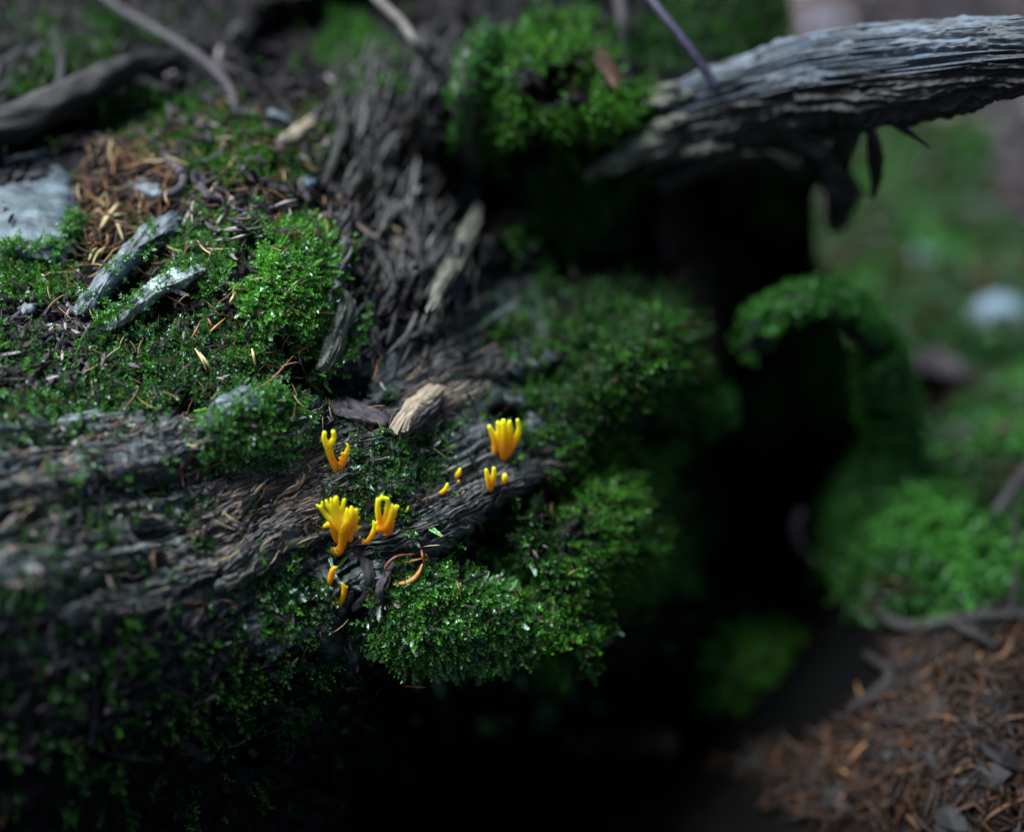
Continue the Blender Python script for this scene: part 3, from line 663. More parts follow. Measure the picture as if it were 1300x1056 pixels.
# ------------------------------------------------------------------ loose fibres along the grain (parts of the stump)
TGx = np.gradient(TG, gx, axis=1); TGy = np.gradient(TG, gy, axis=0)
def stream(x, y, n, h=3.0):
    pts = []
    for _ in range(n):
        pts.append((x, y)); a = bil(TGx, gx, gy, np.array([x]), np.array([y]))[0]; b = bil(TGy, gx, gy, np.array([x]), np.array([y]))[0]
        L = math.hypot(a, b) + 1e-9; dx, dy = b/L, -a/L
        if dx < 0: dx, dy = -dx, -dy
        x += dx*h; y += dy*h
    return np.array(pts)
WOOD = [[(0,560),(250,540),(420,520),(470,560),(430,640),(330,720),(200,770),(0,800)], [(420,700),(520,640),(700,560),(700,600),(560,680),(470,720)], [(450,520),(560,440),(640,450),(600,510),(520,560)]]
def inpoly(poly, x, y): return sdf(poly, np.array([x]), np.array([y]))[0] > 0
fv, ff, ft, nv = [], [], [], 0
WOOD.append([(230,640),(300,590),(420,560),(440,600),(370,640),(290,700),(230,690)])
cnt = 0
while cnt < 2900:
    k = rng.choice(4, p=[.46, .17, .10, .27]); po = WOOD[k]; q_ = np.array(po); x, y = rng.uniform(q_[:, 0].min(), q_[:, 0].max()), rng.uniform(q_[:, 1].min(), q_[:, 1].max())
    if not inpoly(po, x, y): continue
    cnt += 1
    m = int(rng.integers(5, 16)); s = stream(x, y, m, 3.2); lfm = 1.0 if clear(s[:, 0], s[:, 1]).all() else .25; s[:, 1] += 1.5*np.sin(np.linspace(0, rng.uniform(1, 6), m))*rng.uniform(-1, 1)
    lf = rng.uniform(.0005, .0032)*lfm; p, nn = surf(s[:, 0], s[:, 1]); e = np.linspace(-1, 1, m)
    p = p + nn*(lf + .002*rng.random()*e**2)[:, None]
    R = rng.uniform(.0003, .0010)*(1 - .75*np.abs(e)**3)
    V, Fq = tube(p, R, 4, .5, ends=False); fv.append(V); ff.append(Fq + nv); nv += len(V)
    fr = bil(fresh, gx, gy, np.array([x]), np.array([y]))[0]
    ft.append(np.full(len(V), np.clip(rng.normal(.36 + .34*fr, .24), 0, 1)))
me = mesh('wood_fibre', np.vstack(fv), np.vstack(ff), M['fibre'], attrs={'tint': np.concatenate(ft)})
obj('wood_fibre', me, stump, None, None, None, 'stuff')
# dark torn fibres standing down the hollow, upper middle
fv, ff, ft, nv = [], [], [], 0
HP = [(420,60),(600,30),(620,160),(600,330),(520,440),(430,440),(420,250)]
while len(fv) < 520:
    x, y = rng.uniform(420, 620), rng.uniform(30, 440)
    if not inpoly(HP, x, y): continue
    m = int(rng.integers(6, 22)); an = math.radians(rng.normal(112, 16)); t = np.arange(m)*3.4
    s = np.c_[x + np.cos(an)*t + 4*np.sin(t/rng.uniform(15, 40)), y + np.sin(an)*t]
    p, nn = surf(s[:, 0], s[:, 1]); e = np.linspace(-1, 1, m)
    p = p + nn*(rng.uniform(.001, .010) + rng.uniform(0, .008)*np.maximum(-e, 0)**2)[:, None]
    V, Fq = tube(p, rng.uniform(.0006, .0030)*(1 - .8*np.abs(e)**3), 5, .45, ends=False); fv.append(V); ff.append(Fq + nv); nv += len(V)
    ft.append(np.full(len(V), np.clip(rng.normal(.12, .15), 0, .75)))
obj('wood_fibre', mesh('wood_fibre', np.vstack(fv), np.vstack(ff), M['fibre'], attrs={'tint': np.concatenate(ft)}), stump, None, None, None, 'stuff')
# larger slivers, each a part
SL = [(215,640,30),(240,628,26),(262,612,34),(300,600,30),(320,622,26),(345,608,30),(290,640,24),(330,650,28),(352,588,20),(370,600,16),(300,662,20),(272,660,18),(236,700,22),(262,705,26),
      (285,716,24),(310,700,30),(340,682,22),(205,735,18),(180,748,16),(200,600,28),(150,615,28),(100,640,30),(60,665,30),(20,620,30),(480,672,26),(520,655,24),(560,640,22),(600,618,18),(575,600,18),(540,610,16),(590,655,16),(470,690,16),(30,580,34),(110,575,30),(80,720,26),(140,700,24)]
for x, y, m in SL:
    s = stream(x, y, m, 3.0); p, nn = surf(s[:, 0], s[:, 1]); e = np.linspace(-1, 1, m)
    p = p + nn*(.0012 + .0015*np.maximum(e, 0)**2 + .001*np.sin(e*4 + x))[:, None]
    a0 = rng.uniform(0, 9)
    V, Fq = tube(p, rng.uniform(.0013, .0026)*(1 - .8*np.abs(e)**4)*(1 + .2*np.sin(7*e)), 8, .42, rough=lambda n_, a: 1 + .28*noise(np.arange(n_)[:, None]*.12, a[None]*2.2 + a0, a0), ends=False)
    fr = bil(fresh, gx, gy, np.array([float(x)]), np.array([float(y)]))[0]
    me = mesh('splinter', V, Fq, M['fibre'], attrs={'tint': np.clip(np.full(len(V), .30 + .42*fr + rng.normal(0, .12)) + .12*noise(V[:, 0]*400, V[:, 1]*400, 3), 0, 1)})
    obj('splinter', me, stump)

# ------------------------------------------------------------------ traced solid pieces: slates, chips, splinters
def chip(name, outline, thick, mat, label, cat, lift=.004, group=None, D_=None, streak=True, tiltD=0.0, kind=None):
    o = np.array(outline, float)
    # densify
    o = np.vstack([np.linspace(o[k], o[(k+1) % len(o)], 9, endpoint=False) for k in range(len(o))])
    o = o + 2.2*np.c_[noise(o[:, 0]/5, o[:, 1]/5, 2), noise(o[:, 0]/5, o[:, 1]/5, 6)]
    c = o.mean(0); ev_ = np.linalg.svd(o - c, full_matrices=False)[2]
    gc = []
    if D_ is None:
        d = sdepth(o[:, 0], o[:, 1]); Am = np.c_[o - c, np.ones(len(o))]; co = np.linalg.lstsq(Am, d, rcond=None)[0]
        fd = lambda q_: (np.c_[q_ - c, np.ones(len(q_))] @ co) - lift
        _, nn = surf(c[0], c[1]); nn = nn[0]
    else:
        fd = D_ if callable(D_) else (lambda q_: np.full(len(q_), D_)); nn = nrm(np.array([0, -.5, .8]))
    rings = [1, .96, .9, .8, .7, .58, .45, .3, .15]; V = []
    for side in (1, -1):
        for r in rings:
            q_ = c + (o - c)*r; b = at(q_[:, 0], q_[:, 1], fd(q_)); al = (q_ - c) @ ev_[0]; ac = (q_ - c) @ ev_[1]; gc.append(np.c_[ac + 40*side, al, 0*al]); hgt = thick*math.sqrt(max(0, 1 - r**3.0))
            nzv = (.16 if mat is M['slab'] else .34)*thick*fbm(b[:, 0]*60, b[:, 1]*60, b[:, 2]*60 + side*3, 4)
            nzv = nzv + (0 if mat is M['slab'] else .30*thick*ridge(noise(ac/4.5, al/40, lift*900 + side)) * (0.3 + r))
            V.append(b + nn*(side*hgt + nzv*(1.6 - r))[:, None])
    n = len(o); V = np.array(V); Fq = []
    Fa = gridF(len(rings), n, True); Fb = Fa[:, ::-1] + len(rings)*n
    cap1 = [list(range((len(rings)-1)*n, len(rings)*n))]; cap2 = [list(range((2*len(rings)-1)*n, 2*len(rings)*n))[::-1]]
    i = np.arange(n); i2 = (i + 1) % n; k0 = len(rings)*n
    rim = np.stack([i2, i, k0 + i, k0 + i2], -1)
    Fl = [tuple(f) for f in np.vstack([Fa, Fb, rim])] + [tuple(c_) for c_ in cap1 + cap2]
    me = mesh(name, V.reshape(-1, 3), Fl, mat, attrs={'grain': np.vstack(gc)})
    return obj(name, me, None, label, cat, group, kind)
chip('slate_slab', [(-30,225),(20,200),(60,192),(90,205),(104,235),(103,285),(96,318),(60,330),(20,325),(-30,318)], .012, M['slab'], 'large blurred blue-grey slate slab at the left edge', 'stone', .004)
chip('slate_slab', [(16,316),(30,308),(62,308),(86,322),(84,333),(66,330),(52,322),(28,325),(18,322)], .005, M['slate'], 'small flat slate lying on the moss clump below the large slab', 'stone', .012)
chip('slate_slab', [(22,392),(34,386),(50,387),(44,397),(28,402)], .003, M['slate'], 'tiny grey slate piece left of the long splinter, above the bark crumbs', 'stone', .008)
chip('slate_splinter', [(92,398),(108,375),(135,345),(165,310),(195,280),(222,270),(231,280),(222,296),(200,306),(180,330),(150,362),(118,395),(108,402)], .008, M['slate'], 'long narrow blue-grey splinter pointing up and right beside the needle pocket', 'splinter', .012)
chip('lichen_chip', [(126,420),(150,402),(175,372),(200,352),(228,340),(252,336),(262,342),(240,358),(215,366),(190,388),(165,405),(140,420)], .005, M['lichen'], 'pale wood chip crusted with white lichen below the long splinter', 'wood chip', .013)
chip('slate_slab', [(148,330),(160,318),(172,317),(168,330),(156,338)], .003, M['slate'], 'small pale slate bit tucked beside the middle of the long splinter', 'stone', .008)
chip('stone', [(256,538),(266,520),(282,506),(305,494),(326,496),(342,506),(338,520),(312,528),(290,540),(268,546)], .009, M['slate'], 'grey rounded stone peeping out of the rounded moss bump', 'stone', .004)
chip('pale_chip', [(160,235),(180,225),(205,235),(212,248),(196,254),(172,246)], .004, M['slate'], 'blurred pale blue chip above the needle pocket', 'wood chip', .010)
chip('pale_chip', [(340,140),(362,146),(378,160),(370,164),(350,156),(340,150)], .005, M['slab'], 'blurred whitish chip at the top of the upper slope', 'wood chip', .010)
chip('pale_chip', [(345,182),(372,162),(398,150),(402,160),(380,178),(355,190)], .005, M['palewood'], 'blurred tan wood chip lying beside the whitish chip', 'wood chip', .012)
chip('pale_chip', [(380,228),(398,222),(404,234),(390,240)], .004, M['pale_stone'], 'small whitish blurred crumb below the tan wood chip', 'wood chip', .010)
chip('wood_splinter', [(541,398),(544,378),(556,345),(572,318),(588,285),(606,258),(612,270),(604,305),(590,335),(570,366),(556,372),(548,396)], .006, M['greywood'], 'grey-green pointed splinter hanging below the upper root', 'splinter', .045)
chip('wood_splinter', [(400,470),(408,440),(420,405),(436,368),(446,376),(452,395),(440,425),(432,448),(412,474)], .007, M['greywood'], 'thick broken splinter standing beside the draped bright moss', 'splinter', .016)
chip('wood_splinter', [(446,438),(450,412),(458,405),(462,425),(456,444)], .003, M['greywood'], 'short greenish splinter just right of the thick broken splinter', 'splinter', .010)
chip('wood_splinter', [(468,420),(476,412),(484,435),(482,446),(474,444)], .003, M['twig_pale'], 'short pale splinter above the fallen wood sliver', 'splinter', .010)
chip('wood_splinter', [(494,543),(516,510),(546,488),(566,494),(544,518),(518,546),(504,552)], .005, M['palewood'], 'cream coloured bare sliver lying above the dark teal moss', 'splinter', .018)
chip('wood_splinter', [(508,548),(530,524),(560,506),(556,520),(530,544),(514,556)], .004, M['twig'], 'mauve sliver lying under the cream coloured sliver', 'splinter', .014)
chip('wood_splinter', [(415,510),(440,506),(480,520),(498,535),(490,542),(455,536),(422,526)], .005, M['twig'], 'grey crosswise sliver above the forked fungus', 'splinter', .006)
chip('wood_splinter', [(355,690),(380,680),(396,684),(392,694),(384,690),(362,700),(336,716),(334,710)], .002, M['greywood'], 'curled grey wood strip left of the large fan fungus foot', 'splinter', .004)
chip('pale_chip', [(648,270),(672,268),(674,286),(652,284)], .004, M['twig'], 'dim lilac crumb in the dark under the upper root', 'wood chip', .012)
chip('rusty_chip', [(756,60),(770,66),(782,86),(792,112),(782,114),(766,96),(754,78)], .004, M['rust'], 'blurred rusty brown bark flake behind the upper moss', 'bark flake', .02)
chip('rusty_chip', [(520,190),(536,198),(550,212),(542,212),(524,202)], .003, M['rust'], 'dull orange bark flake in the hollow below the hanging twig', 'bark flake', .012)

for k_, (x, y, l_, an, wd, mt, lab) in enumerate([
 (400,150,46,250,6,'twig','long dark bark sliver left of the hanging twig'), (425,205,40,230,5,'bark_dark','black bark sliver on the slope left of the hollow'),
 (385,245,34,300,6,'twig','short mauve bark sliver right of the small bright moss cushion'), (490,285,30,60,7,'greywood','curled pale sliver at the left rim of the hollow'),
 (520,310,34,100,7,'twig','upright lilac sliver in the hollow left of the pointed splinter'), (500,360,30,40,6,'twig','mauve sliver low in the hollow'),
 (455,345,26,140,5,'twig_pale','small pale crumb sliver above the thick broken splinter'), (515,160,30,310,5,'rust','dull brown sliver in the middle of the hollow'),
 (540,420,60,28,7,'oldwood','dark ridge sliver below the pointed splinter'), (600,390,60,30,8,'oldwood','dark ridge sliver above the cream coloured sliver')]):
    a_ = math.radians(an); u_ = np.array([math.cos(a_), -math.sin(a_)]); v_ = np.array([u_[1], -u_[0]]); c_ = np.array([x, y])
    chip('bark_sliver', [tuple(c_ + u_*l_*t_/2 + v_*wd*q_) for t_, q_ in [(-1, 0), (-.6, .5), (0, .75), (.5, .9), (.9, .5), (1, .1), (.6, -.4), (0, -.7), (-.5, -.55)]], .0035, M[mt], lab, 'bark sliver', .010)
def edge_moss(poly, n, lift, bri, label, s0=.008):
    p_ = np.array(poly, float); k = rng.integers(0, len(p_) - 1, n); t = rng.random(n)[:, None]
    q_ = p_[k]*(1 - t) + p_[k + 1]*t + rng.normal(0, 4.5, (n, 2)); ok = noise(q_[:, 0]/9, q_[:, 1]/9, 3) > -.12; q_ = q_[ok]; n = len(q_)
    p, nn = surf(q_[:, 0], q_[:, 1]); p = p + nn*(lift*rng.random(n))[:, None]; s_ = s0*rng.uniform(.5, 1.3, n)
    scatter('moss_patch', 'moss', p, nn + DOWN*.3 + .6*rv(n), rv(n), np.c_[s_, s_, s_], np.clip(bri + rng.normal(0, .2, n), 0, 1), label, 'moss')
edge_moss([(100,290),(96,318),(60,330),(0,328)], 700, .016, .6, 'moss creeping up the lower edge of the large slate slab')
edge_moss([(112,402),(150,368),(185,334),(210,306)], 240, .016, .6, 'moss creeping over the right side of the long blue-grey splinter')
edge_moss([(130,424),(170,404),(215,368),(262,345)], 420, .014, .5, 'moss tips poking over the lower edge of the lichen-crusted chip')
edge_moss([(268,546),(300,526),(338,520),(345,505)], 480, .014, .6, 'moss tips covering the right half of the grey rounded stone', .007)
edge_moss([(396,478),(425,455),(446,425),(455,395)], 360, .012, .5, 'moss tips around the thick broken splinter')
# ------------------------------------------------------------------ twigs, roots
def ptube(name, pts, R, mat, label, cat, n=40, ns=8, group=None, lumps=.12, base=False, parent=None, flat=1.0):
    """pts: (px, py, depth or lift) - lift measured off the stump when under 0.5"""
    q_ = []
    for x, y, d in pts:
        dd = d if d > .5 else sdepth(x, y)[0] - d; q_.append(at(x, y, dd))
    C = catmull(np.array(q_), n); s = np.linspace(0, 1, n)
    Rr = np.interp(s, np.linspace(0, 1, len(R)), R) if isinstance(R, (list, tuple)) else np.full(n, R)
    a0 = rng.uniform(0, 50)
    if lumps > .2: ns = max(ns, 24)
    L = np.linalg.norm(np.diff(C, axis=0), axis=1).sum()/n
    def rough(n_, a):
        t = (np.arange(n_)*L/np.mean(Rr))[:, None]; ca, sa = np.cos(a)[None], np.sin(a)[None]
        return 1 + lumps*noise(t*.45 + a0, ca*1.2, sa*1.2) + .55*lumps*ridge(noise(t*.12 + a0, ca*2.6, sa*2.6)) + .2*lumps*noise(t*1.5, ca*5, sa*5)
    V, Fq = tube(C, Rr, ns, flat, rough=rough); k = len(V)//ns
    gr_ = np.stack([np.broadcast_to(np.arange(ns)*6.28/ns*np.mean(Rr)*FPX, (k, ns)), np.broadcast_to((np.arange(k)*L*FPX)[:, None], (k, ns)), np.zeros((k, ns))], -1).reshape(-1, 3)
    return obj(name, mesh(name, V, Fq, mat, attrs={'grain': gr_}), parent, label, cat, group)
ptube('twig', [(462,-25,1.16),(480,0,1.15),(510,30,1.145),(532,62,1.145),(555,92,.03)], [.0042, .005, .0048, .004], M['twig_pale'], 'blurred pale twig hanging down into the hollow, top middle', 'twig')
ptube('twig', [(800,-40,1.15),(830,5,1.13),(870,55,1.12),(910,112,1.12)], [.004, .0045, .004], M['twig_violet'], 'dark violet twig leaning against the base of the big branch', 'twig')
ptube('twig', [(785,-20,1.25),(790,30,1.24),(787,70,1.24)], [.005, .006, .004], M['twig'], 'faint upright twig left of the violet twig', 'twig')
ptube('twig', [(-30,210,.02),(20,194,.025),(80,178,.025),(120,174,.02),(155,182,.012)], .0022, M['bark_dark'], 'thin dark twig crossing above the large slate slab', 'twig', lumps=.35)
ptube('twig', [(100,-30,1.27),(150,10,1.24),(210,45,1.21),(260,78,1.19),(290,110,1.17),(300,140,.01)], [.003, .0042, .0042, .003], M['twig'], 'blurred arching grey twig over the upper left slope', 'twig')
ptube('twig', [(215,205,.015),(232,222,.02),(228,240,.018),(205,250,.010)], .0035, M['twig'], 'curled brown twig bit above the needle pocket', 'twig')
ptube('twig', [(255,235,.015),(262,248,.018),(280,255,.010)], .003, M['twig'], 'short reddish twig bit right of the curled one', 'twig')
ptube('dead_root', [(-60,165,.03),(20,152,.035),(100,118,.04),(160,88,.035),(225,72,.02)], [.014, .015, .014, .011, .005], M['oldwood'], 'long blurred weathered root lying across the upper left', 'root', ns=16, lumps=.35, n=70)
ptube('dead_root', [(-60,175,.025),(10,168,.03),(60,152,.03),(110,130,.02)], [.004, .006, .005, .003], M['greywood'], 'pale grey root strand under the long weathered root', 'root', ns=12, lumps=.4, n=60)
ptube('twig', [(68,40,.02),(78,75,.03),(76,110,.03)], .0045, M['bark_dark'], 'faint upright stub behind the long weathered root', 'twig')
ptube('root', [(430,120,.02),(438,160,.025),(425,200,.02),(412,235,.01)], [.002, .004, .003], M['bark_dark'], 'dull grey root strand running down left of the hollow', 'root', lumps=.4)
ptube('root', [(490,260,.01),(520,285,.02),(530,320,.018),(515,345,.01)], [.002, .0035, .0015], M['bark_dark'], 'curved grey root strand beside the hanging splinter', 'root', lumps=.4)
ptube('root', [(470,300,.01),(486,330,.02),(500,365,.02),(480,395,.01)], [.0015, .0035, .0015], M['bark_dark'], 'hooked dark root strand above the thick broken splinter', 'root', lumps=.5)
ptube('root', [(600,215,.02),(590,140,.035),(592,90,.04),(612,45,.035),(625,38,.035)], [.008, .010, .008, .006, .004], M['greywood'], 'mossy root stub curving up beside the upper moss', 'root', lumps=.4)
ptube('root', [(455,830,.006),(470,800,.008),(480,770,.008),(484,740,.006),(500,714,.004)], [.002, .003, .003, .002], M['twig'], 'ribbon of grey wood curling down from the knot below the ledge', 'root', n=60, lumps=.4, flat=.6)
ptube('root', [(452,698,.002),(464,712,.005),(470,732,.006),(466,756,.005),(450,772,.003)], [.003, .0045, .004, .003], M['bark_dark'], 'dark curl of wood right of the lowest orange stubs', 'root', n=50, lumps=.3)
ptube('root', [(820,205,1.19),(880,185,1.19),(950,172,1.20),(1010,178,1.22),(1050,205,1.24),(1068,245,1.26),(1060,285,1.3)], [.008, .010, .012, .013, .013, .014, .010], M['bark_dark'], 'dark arching root under the big broken branch', 'root', n=80, ns=12, lumps=.5)
ptube('root', [(840,235,1.2),(900,205,1.22),(960,196,1.25),(1010,210,1.27)], [.006, .008, .006], M['bark_dark'], 'second thin dark root arc below the first one', 'root', lumps=.5)
arch = ptube('mossy_root', [(955,440,1.24),(975,405,1.22),(1010,385,1.21),(1055,385,1.22),(1100,415,1.25),(1128,460,1.29),(1132,520,1.33),(1118,580,1.36),(1100,640,1.38)], [.008, .011, .012, .010, .012, .012, .013, .014, .015], M['bark_dark'], 'moss covered root arching over the black hollow on the right', 'root', n=120, ns=20, lumps=.5)
ptube('twig', [(1020,700,1.42),(1010,670,1.42),(1018,650,1.43)], .005, M['twig'], 'dim violet stub inside the black hollow', 'twig')
def on_ground(px, py, lift=.01):
    """first hit of the sight line with the ground sheet"""
    for d in np.linspace(.9, 3.6, 900):
        p = at(px, py, np.array(d)); 
        if p[2] < gsurf(np.array([p[0]]), np.array([p[1]]))[0][2] + lift: return d
    return 3.0
def gtube(name, pts, R, mat, label, cat, lift=.012, **kw):
    return ptube(name, [(x, y, on_ground(x, y, lift)) for x, y in pts], R, mat, label, cat, **kw)
gtube('twig', [(1060,745),(1110,775),(1150,795),(1200,790),(1260,782),(1340,780)], [.003, .005, .006, .006, .005], M['oldwood'], 'long pale stick lying along the foot of the mossy bank', 'stick', lift=.016, lumps=.4, n=60)
gtube('twig', [(1290,600),(1288,660),(1290,720),(1284,778)], [.003, .004, .003], M['oldwood'], 'thin upright brown stick at the right edge of the bank', 'stick', lift=.02)
gtube('twig', [(1265,650),(1285,620),(1310,590)], [.004, .006], M['twig'], 'short leaning stick at the right edge above the upright one', 'stick', lift=.02)
gtube('twig', [(1100,830),(1130,860),(1080,900)], [.004, .006, .004], M['bark_dark'], 'dark bent stick on the needle litter', 'stick')
gtube('log_piece', [(1158,468),(1185,462),(1215,475)], [.012, .016, .010], M['twig'], 'pale broken wood bit above the small dark hole in the bank', 'wood bit', lift=.02, lumps=.4)
gtube('log_piece', [(1270,545),(1300,540),(1330,548)], [.008, .012], M['rust'], 'blurred rust coloured wood bit at the right edge', 'wood bit', lift=.02)
gtube('log_piece', [(1195,570),(1222,548),(1235,555)], [.008, .012, .006], M['twig'], 'blurred pale stub right of the small dark hole', 'wood bit', lift=.02)
gtube('log_piece', [(730,946),(780,938),(850,944)], [.012, .02, .014], M['rust'], 'dull reddish wood scrap at the bottom below the black hollow', 'wood bit', lift=.02, lumps=.3)
gtube('log_piece', [(1190,780),(1230,800),(1262,818)], [.004, .007, .004], M['oldwood'], 'greyish bark strip lying under the long pale stick', 'bark strip', lift=.016, flat=.4)

# moss on the arching root and on the hanging roots
def tube_moss(C, R, n, bri, label, s0=.010, upbias=.2):
    C = C + .008*np.stack([noise(C[:, 0]*22, C[:, 2]*22, k_) for k_ in (1, 5, 9)], -1); R = R*(1 + .5*noise(C[:, 0]*25, C[:, 2]*25, 4))
    k = rng.uniform(0, len(C) - 1.001, n); i = k.astype(int); f = (k - i)[:, None]; c = C[i]*(1 - f) + C[i+1]*f
    T, U, W = frames(C); a = rng.uniform(0, 2*math.pi, n)[:, None]; d = U[i]*np.cos(a) + W[i]*np.sin(a)
    keep = (d[:, 2] + .8*noise(c[:, 0]*30, c[:, 1]*30, c[:, 2]*30 + a[:, 0]) > upbias); c, d = c[keep], d[keep]; m = len(c)
    rr = np.interp(k[keep], np.arange(len(R)), R)[:, None]; s = s0*rng.uniform(.5, 1.8, m)
    scatter('moss_patch', 'far', c + d*rr, d + DOWN*.3 + .5*rv(m), rv(m), np.c_[s, s, s], np.clip(bri + rng.normal(0, .2, m), 0, 1), label, 'moss')
apts = [(955,440,1.24),(975,405,1.22),(1010,385,1.21),(1055,385,1.22),(1100,415,1.25),(1128,460,1.29),(1132,520,1.33),(1118,580,1.36),(1100,640,1.38)]
tube_moss(catmull(np.array([at(*p) if False else at(p[0], p[1], np.array(p[2])) for p in apts]), 120), np.full(120, .010), 6500, .8, 'green moss coating the arching root on the right', .009, .15)
leg = [(1110,440,1.27),(1128,490,1.30),(1136,540,1.33),(1130,600,1.35),(1105,650,1.36)]
tube_moss(catmull(np.array([at(a_, b_, np.array(c_)) for a_, b_, c_ in leg]), 60), np.full(60, .014), 4500, .55, 'green moss column under the right foot of the arching root', .011, -.5)
rp = [(600,215),(590,140),(592,90),(612,45)]
tube_moss(catmull(np.array([at(x, y, np.array(sdepth(x, y)[0] - .035)) for x, y in rp]), 40), np.full(40, .008), 1600, .45, 'moss on the curving root stub left of the upper moss', .007, .0)
# hanging tufts inside the arch
for (x0, y0, x1, y1, d, lab) in [(915,500,905,545,1.30,'faint moss tuft left of the arching root')]:
    C = catmull(np.array([at(x0, y0, np.array(d)), at((x0 + x1)/2 + 6, (y0 + y1)/2, np.array(d - .02)), at(x1, y1, np.array(d))]), 14)
    tube_moss(C, np.full(14, .005), 350, .5, lab, .009, -.6)

# ------------------------------------------------------------------ the big broken branch
BP = [(745,190,1.30,26),(800,168,1.235,38),(850,158,1.195,44),(900,142,1.17,50),(960,126,1.145,54),(1030,108,1.12,60),(1100,98,1.09,62),(1180,88,1.06,58),(1250,78,1.04,52),(1310,72,1.02,47),(1400,66,1.0,42)]
nC, nA = 420, 200
BPa = np.array(BP, float); C = catmull(np.array([at(a, b, np.array(c)) for a, b, c, _ in BP]), nC)
R = catmull(np.c_[BPa[:, 3]*BPa[:, 2]/FPX, BPa[:, 3]*0, BPa[:, 3]*0], nC)[:, 0]
T = nrm(np.gradient(C, axis=0)); U = nrm(np.cross(T, UP)); U = np.where((U @ FW)[:, None] > 0, -U, U)   # U to the viewer
W = nrm(np.cross(T, U)); W = np.where((W @ UP)[:, None] < 0, -W, W)
a = np.linspace(0, 2*math.pi, nA, endpoint=False)[None]; sI = np.linspace(0, 1, nC)[:, None]
ca, sa = np.cos(a), np.sin(a); tws = sI*1.1
ax_, ay_ = np.cos(a + tws), np.sin(a + tws)
rr = 1 + .13*ridge(noise(ax_*4.2, ay_*4.2, sI*3)) + .10*ridge(noise(ax_*9, ay_*9, sI*6 + 3)) + .05*ridge(noise(ax_*20, ay_*20, sI*12)) - .22*sm(.25, .5, noise(ax_*2.2, ay_*2.2, sI*7 + 30)) + .05*noise(ax_*3, ay_*3, sI*14) + .025*noise(ax_*40, ay_*40, sI*25) - .14
rr = rr - .16*sm(.15, .4, noise(ax_*6, ay_*6, sI*4 + 9))
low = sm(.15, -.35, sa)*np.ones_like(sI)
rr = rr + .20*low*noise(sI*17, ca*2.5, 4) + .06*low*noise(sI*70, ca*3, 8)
V = C[:, None] + U[:, None]*(ca*.80*rr*R[:, None])[..., None] + W[:, None]*(sa*rr*R[:, None])[..., None]
gr = np.stack([np.broadcast_to(a/6.283 + .17*sI, (nC, nA)), np.broadcast_to(sI*3, (nC, nA)), np.zeros((nC, nA))], -1)
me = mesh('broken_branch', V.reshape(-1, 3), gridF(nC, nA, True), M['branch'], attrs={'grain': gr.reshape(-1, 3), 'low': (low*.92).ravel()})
branch = obj('broken_branch', me, None, 'thick weathered blue-grey broken branch reaching to the top right corner', 'branch')
ptube('root', [(900,165,1.165),(850,178,1.17),(800,196,1.18),(745,225,1.20)], [.004, .010, .011, .005], M['greywood'], 'grey torn root strand running from the branch base into the shaded moss', 'root', lumps=.6, n=60)
for (x0, y0, x1, y1, rr_) in [(880,120,790,150,.006),(870,150,800,185,.007),(930,185,830,205,.006),(860,110,815,128,.004)]:
    ptube('strand', [(x0, y0, 1.145), ((x0+x1)/2, (y0+y1)/2 - 4, 1.165), (x1, y1, 1.20)], [.003, rr_, .002], M['greywood'], None, None, parent=branch, lumps=.6, n=40)
for k in range(46):      # long split strands on its upper side
    i0 = int(rng.integers(20, 300)); L = int(rng.integers(60, 170)); i = np.arange(i0, min(i0 + L, nC - 1)); an = rng.uniform(-.25, 1.9)
    e = np.linspace(-1, 1, len(i)); rad = R[i]*(.98 + .05*rng.random() + .12*np.maximum(e, 0)**6*rng.random()); aa = an - .25*(i - i0)/nC
    Cs = C[i] + U[i]*(np.cos(aa)*.80*rad)[:, None] + W[i]*(np.sin(aa)*rad)[:, None]
    Cs = Cs[::4]; ee = e[::4]
    V, Fq = tube(Cs, rng.uniform(.0012, .0030)*(1 - .8*np.abs(ee)**4), 6, .5, ends=False)
    obj('strand', mesh('strand', V, Fq, M['branch'], attrs={'grain': np.c_[V[:, 2]*6 + k, V[:, 0]*2, V[:, 0]*0], 'low': np.zeros(len(V))}), branch)
def hang(pts, R, name='bark_strip'):
    ptube(name, pts, R, M['bark_dark'], None, None, parent=branch, lumps=.4, flat=.5)
hang([(1100,150,1.12),(1110,190,1.13),(1112,225,1.15),(1107,252,1.17)], [.008, .008, .005, .002])
hang([(1125,150,1.08),(1150,166,1.08),(1180,187,1.08)], [.008, .005, .0015])
hang([(1085,150,1.14),(1070,185,1.16),(1072,215,1.18)], [.014, .010, .004])
hang([(1215,120,1.05),(1232,132,1.05),(1242,128,1.05)], [.006, .004, .001])
hang([(1000,165,1.14),(1040,172,1.13),(1090,165,1.12)], [.008, .010, .008])


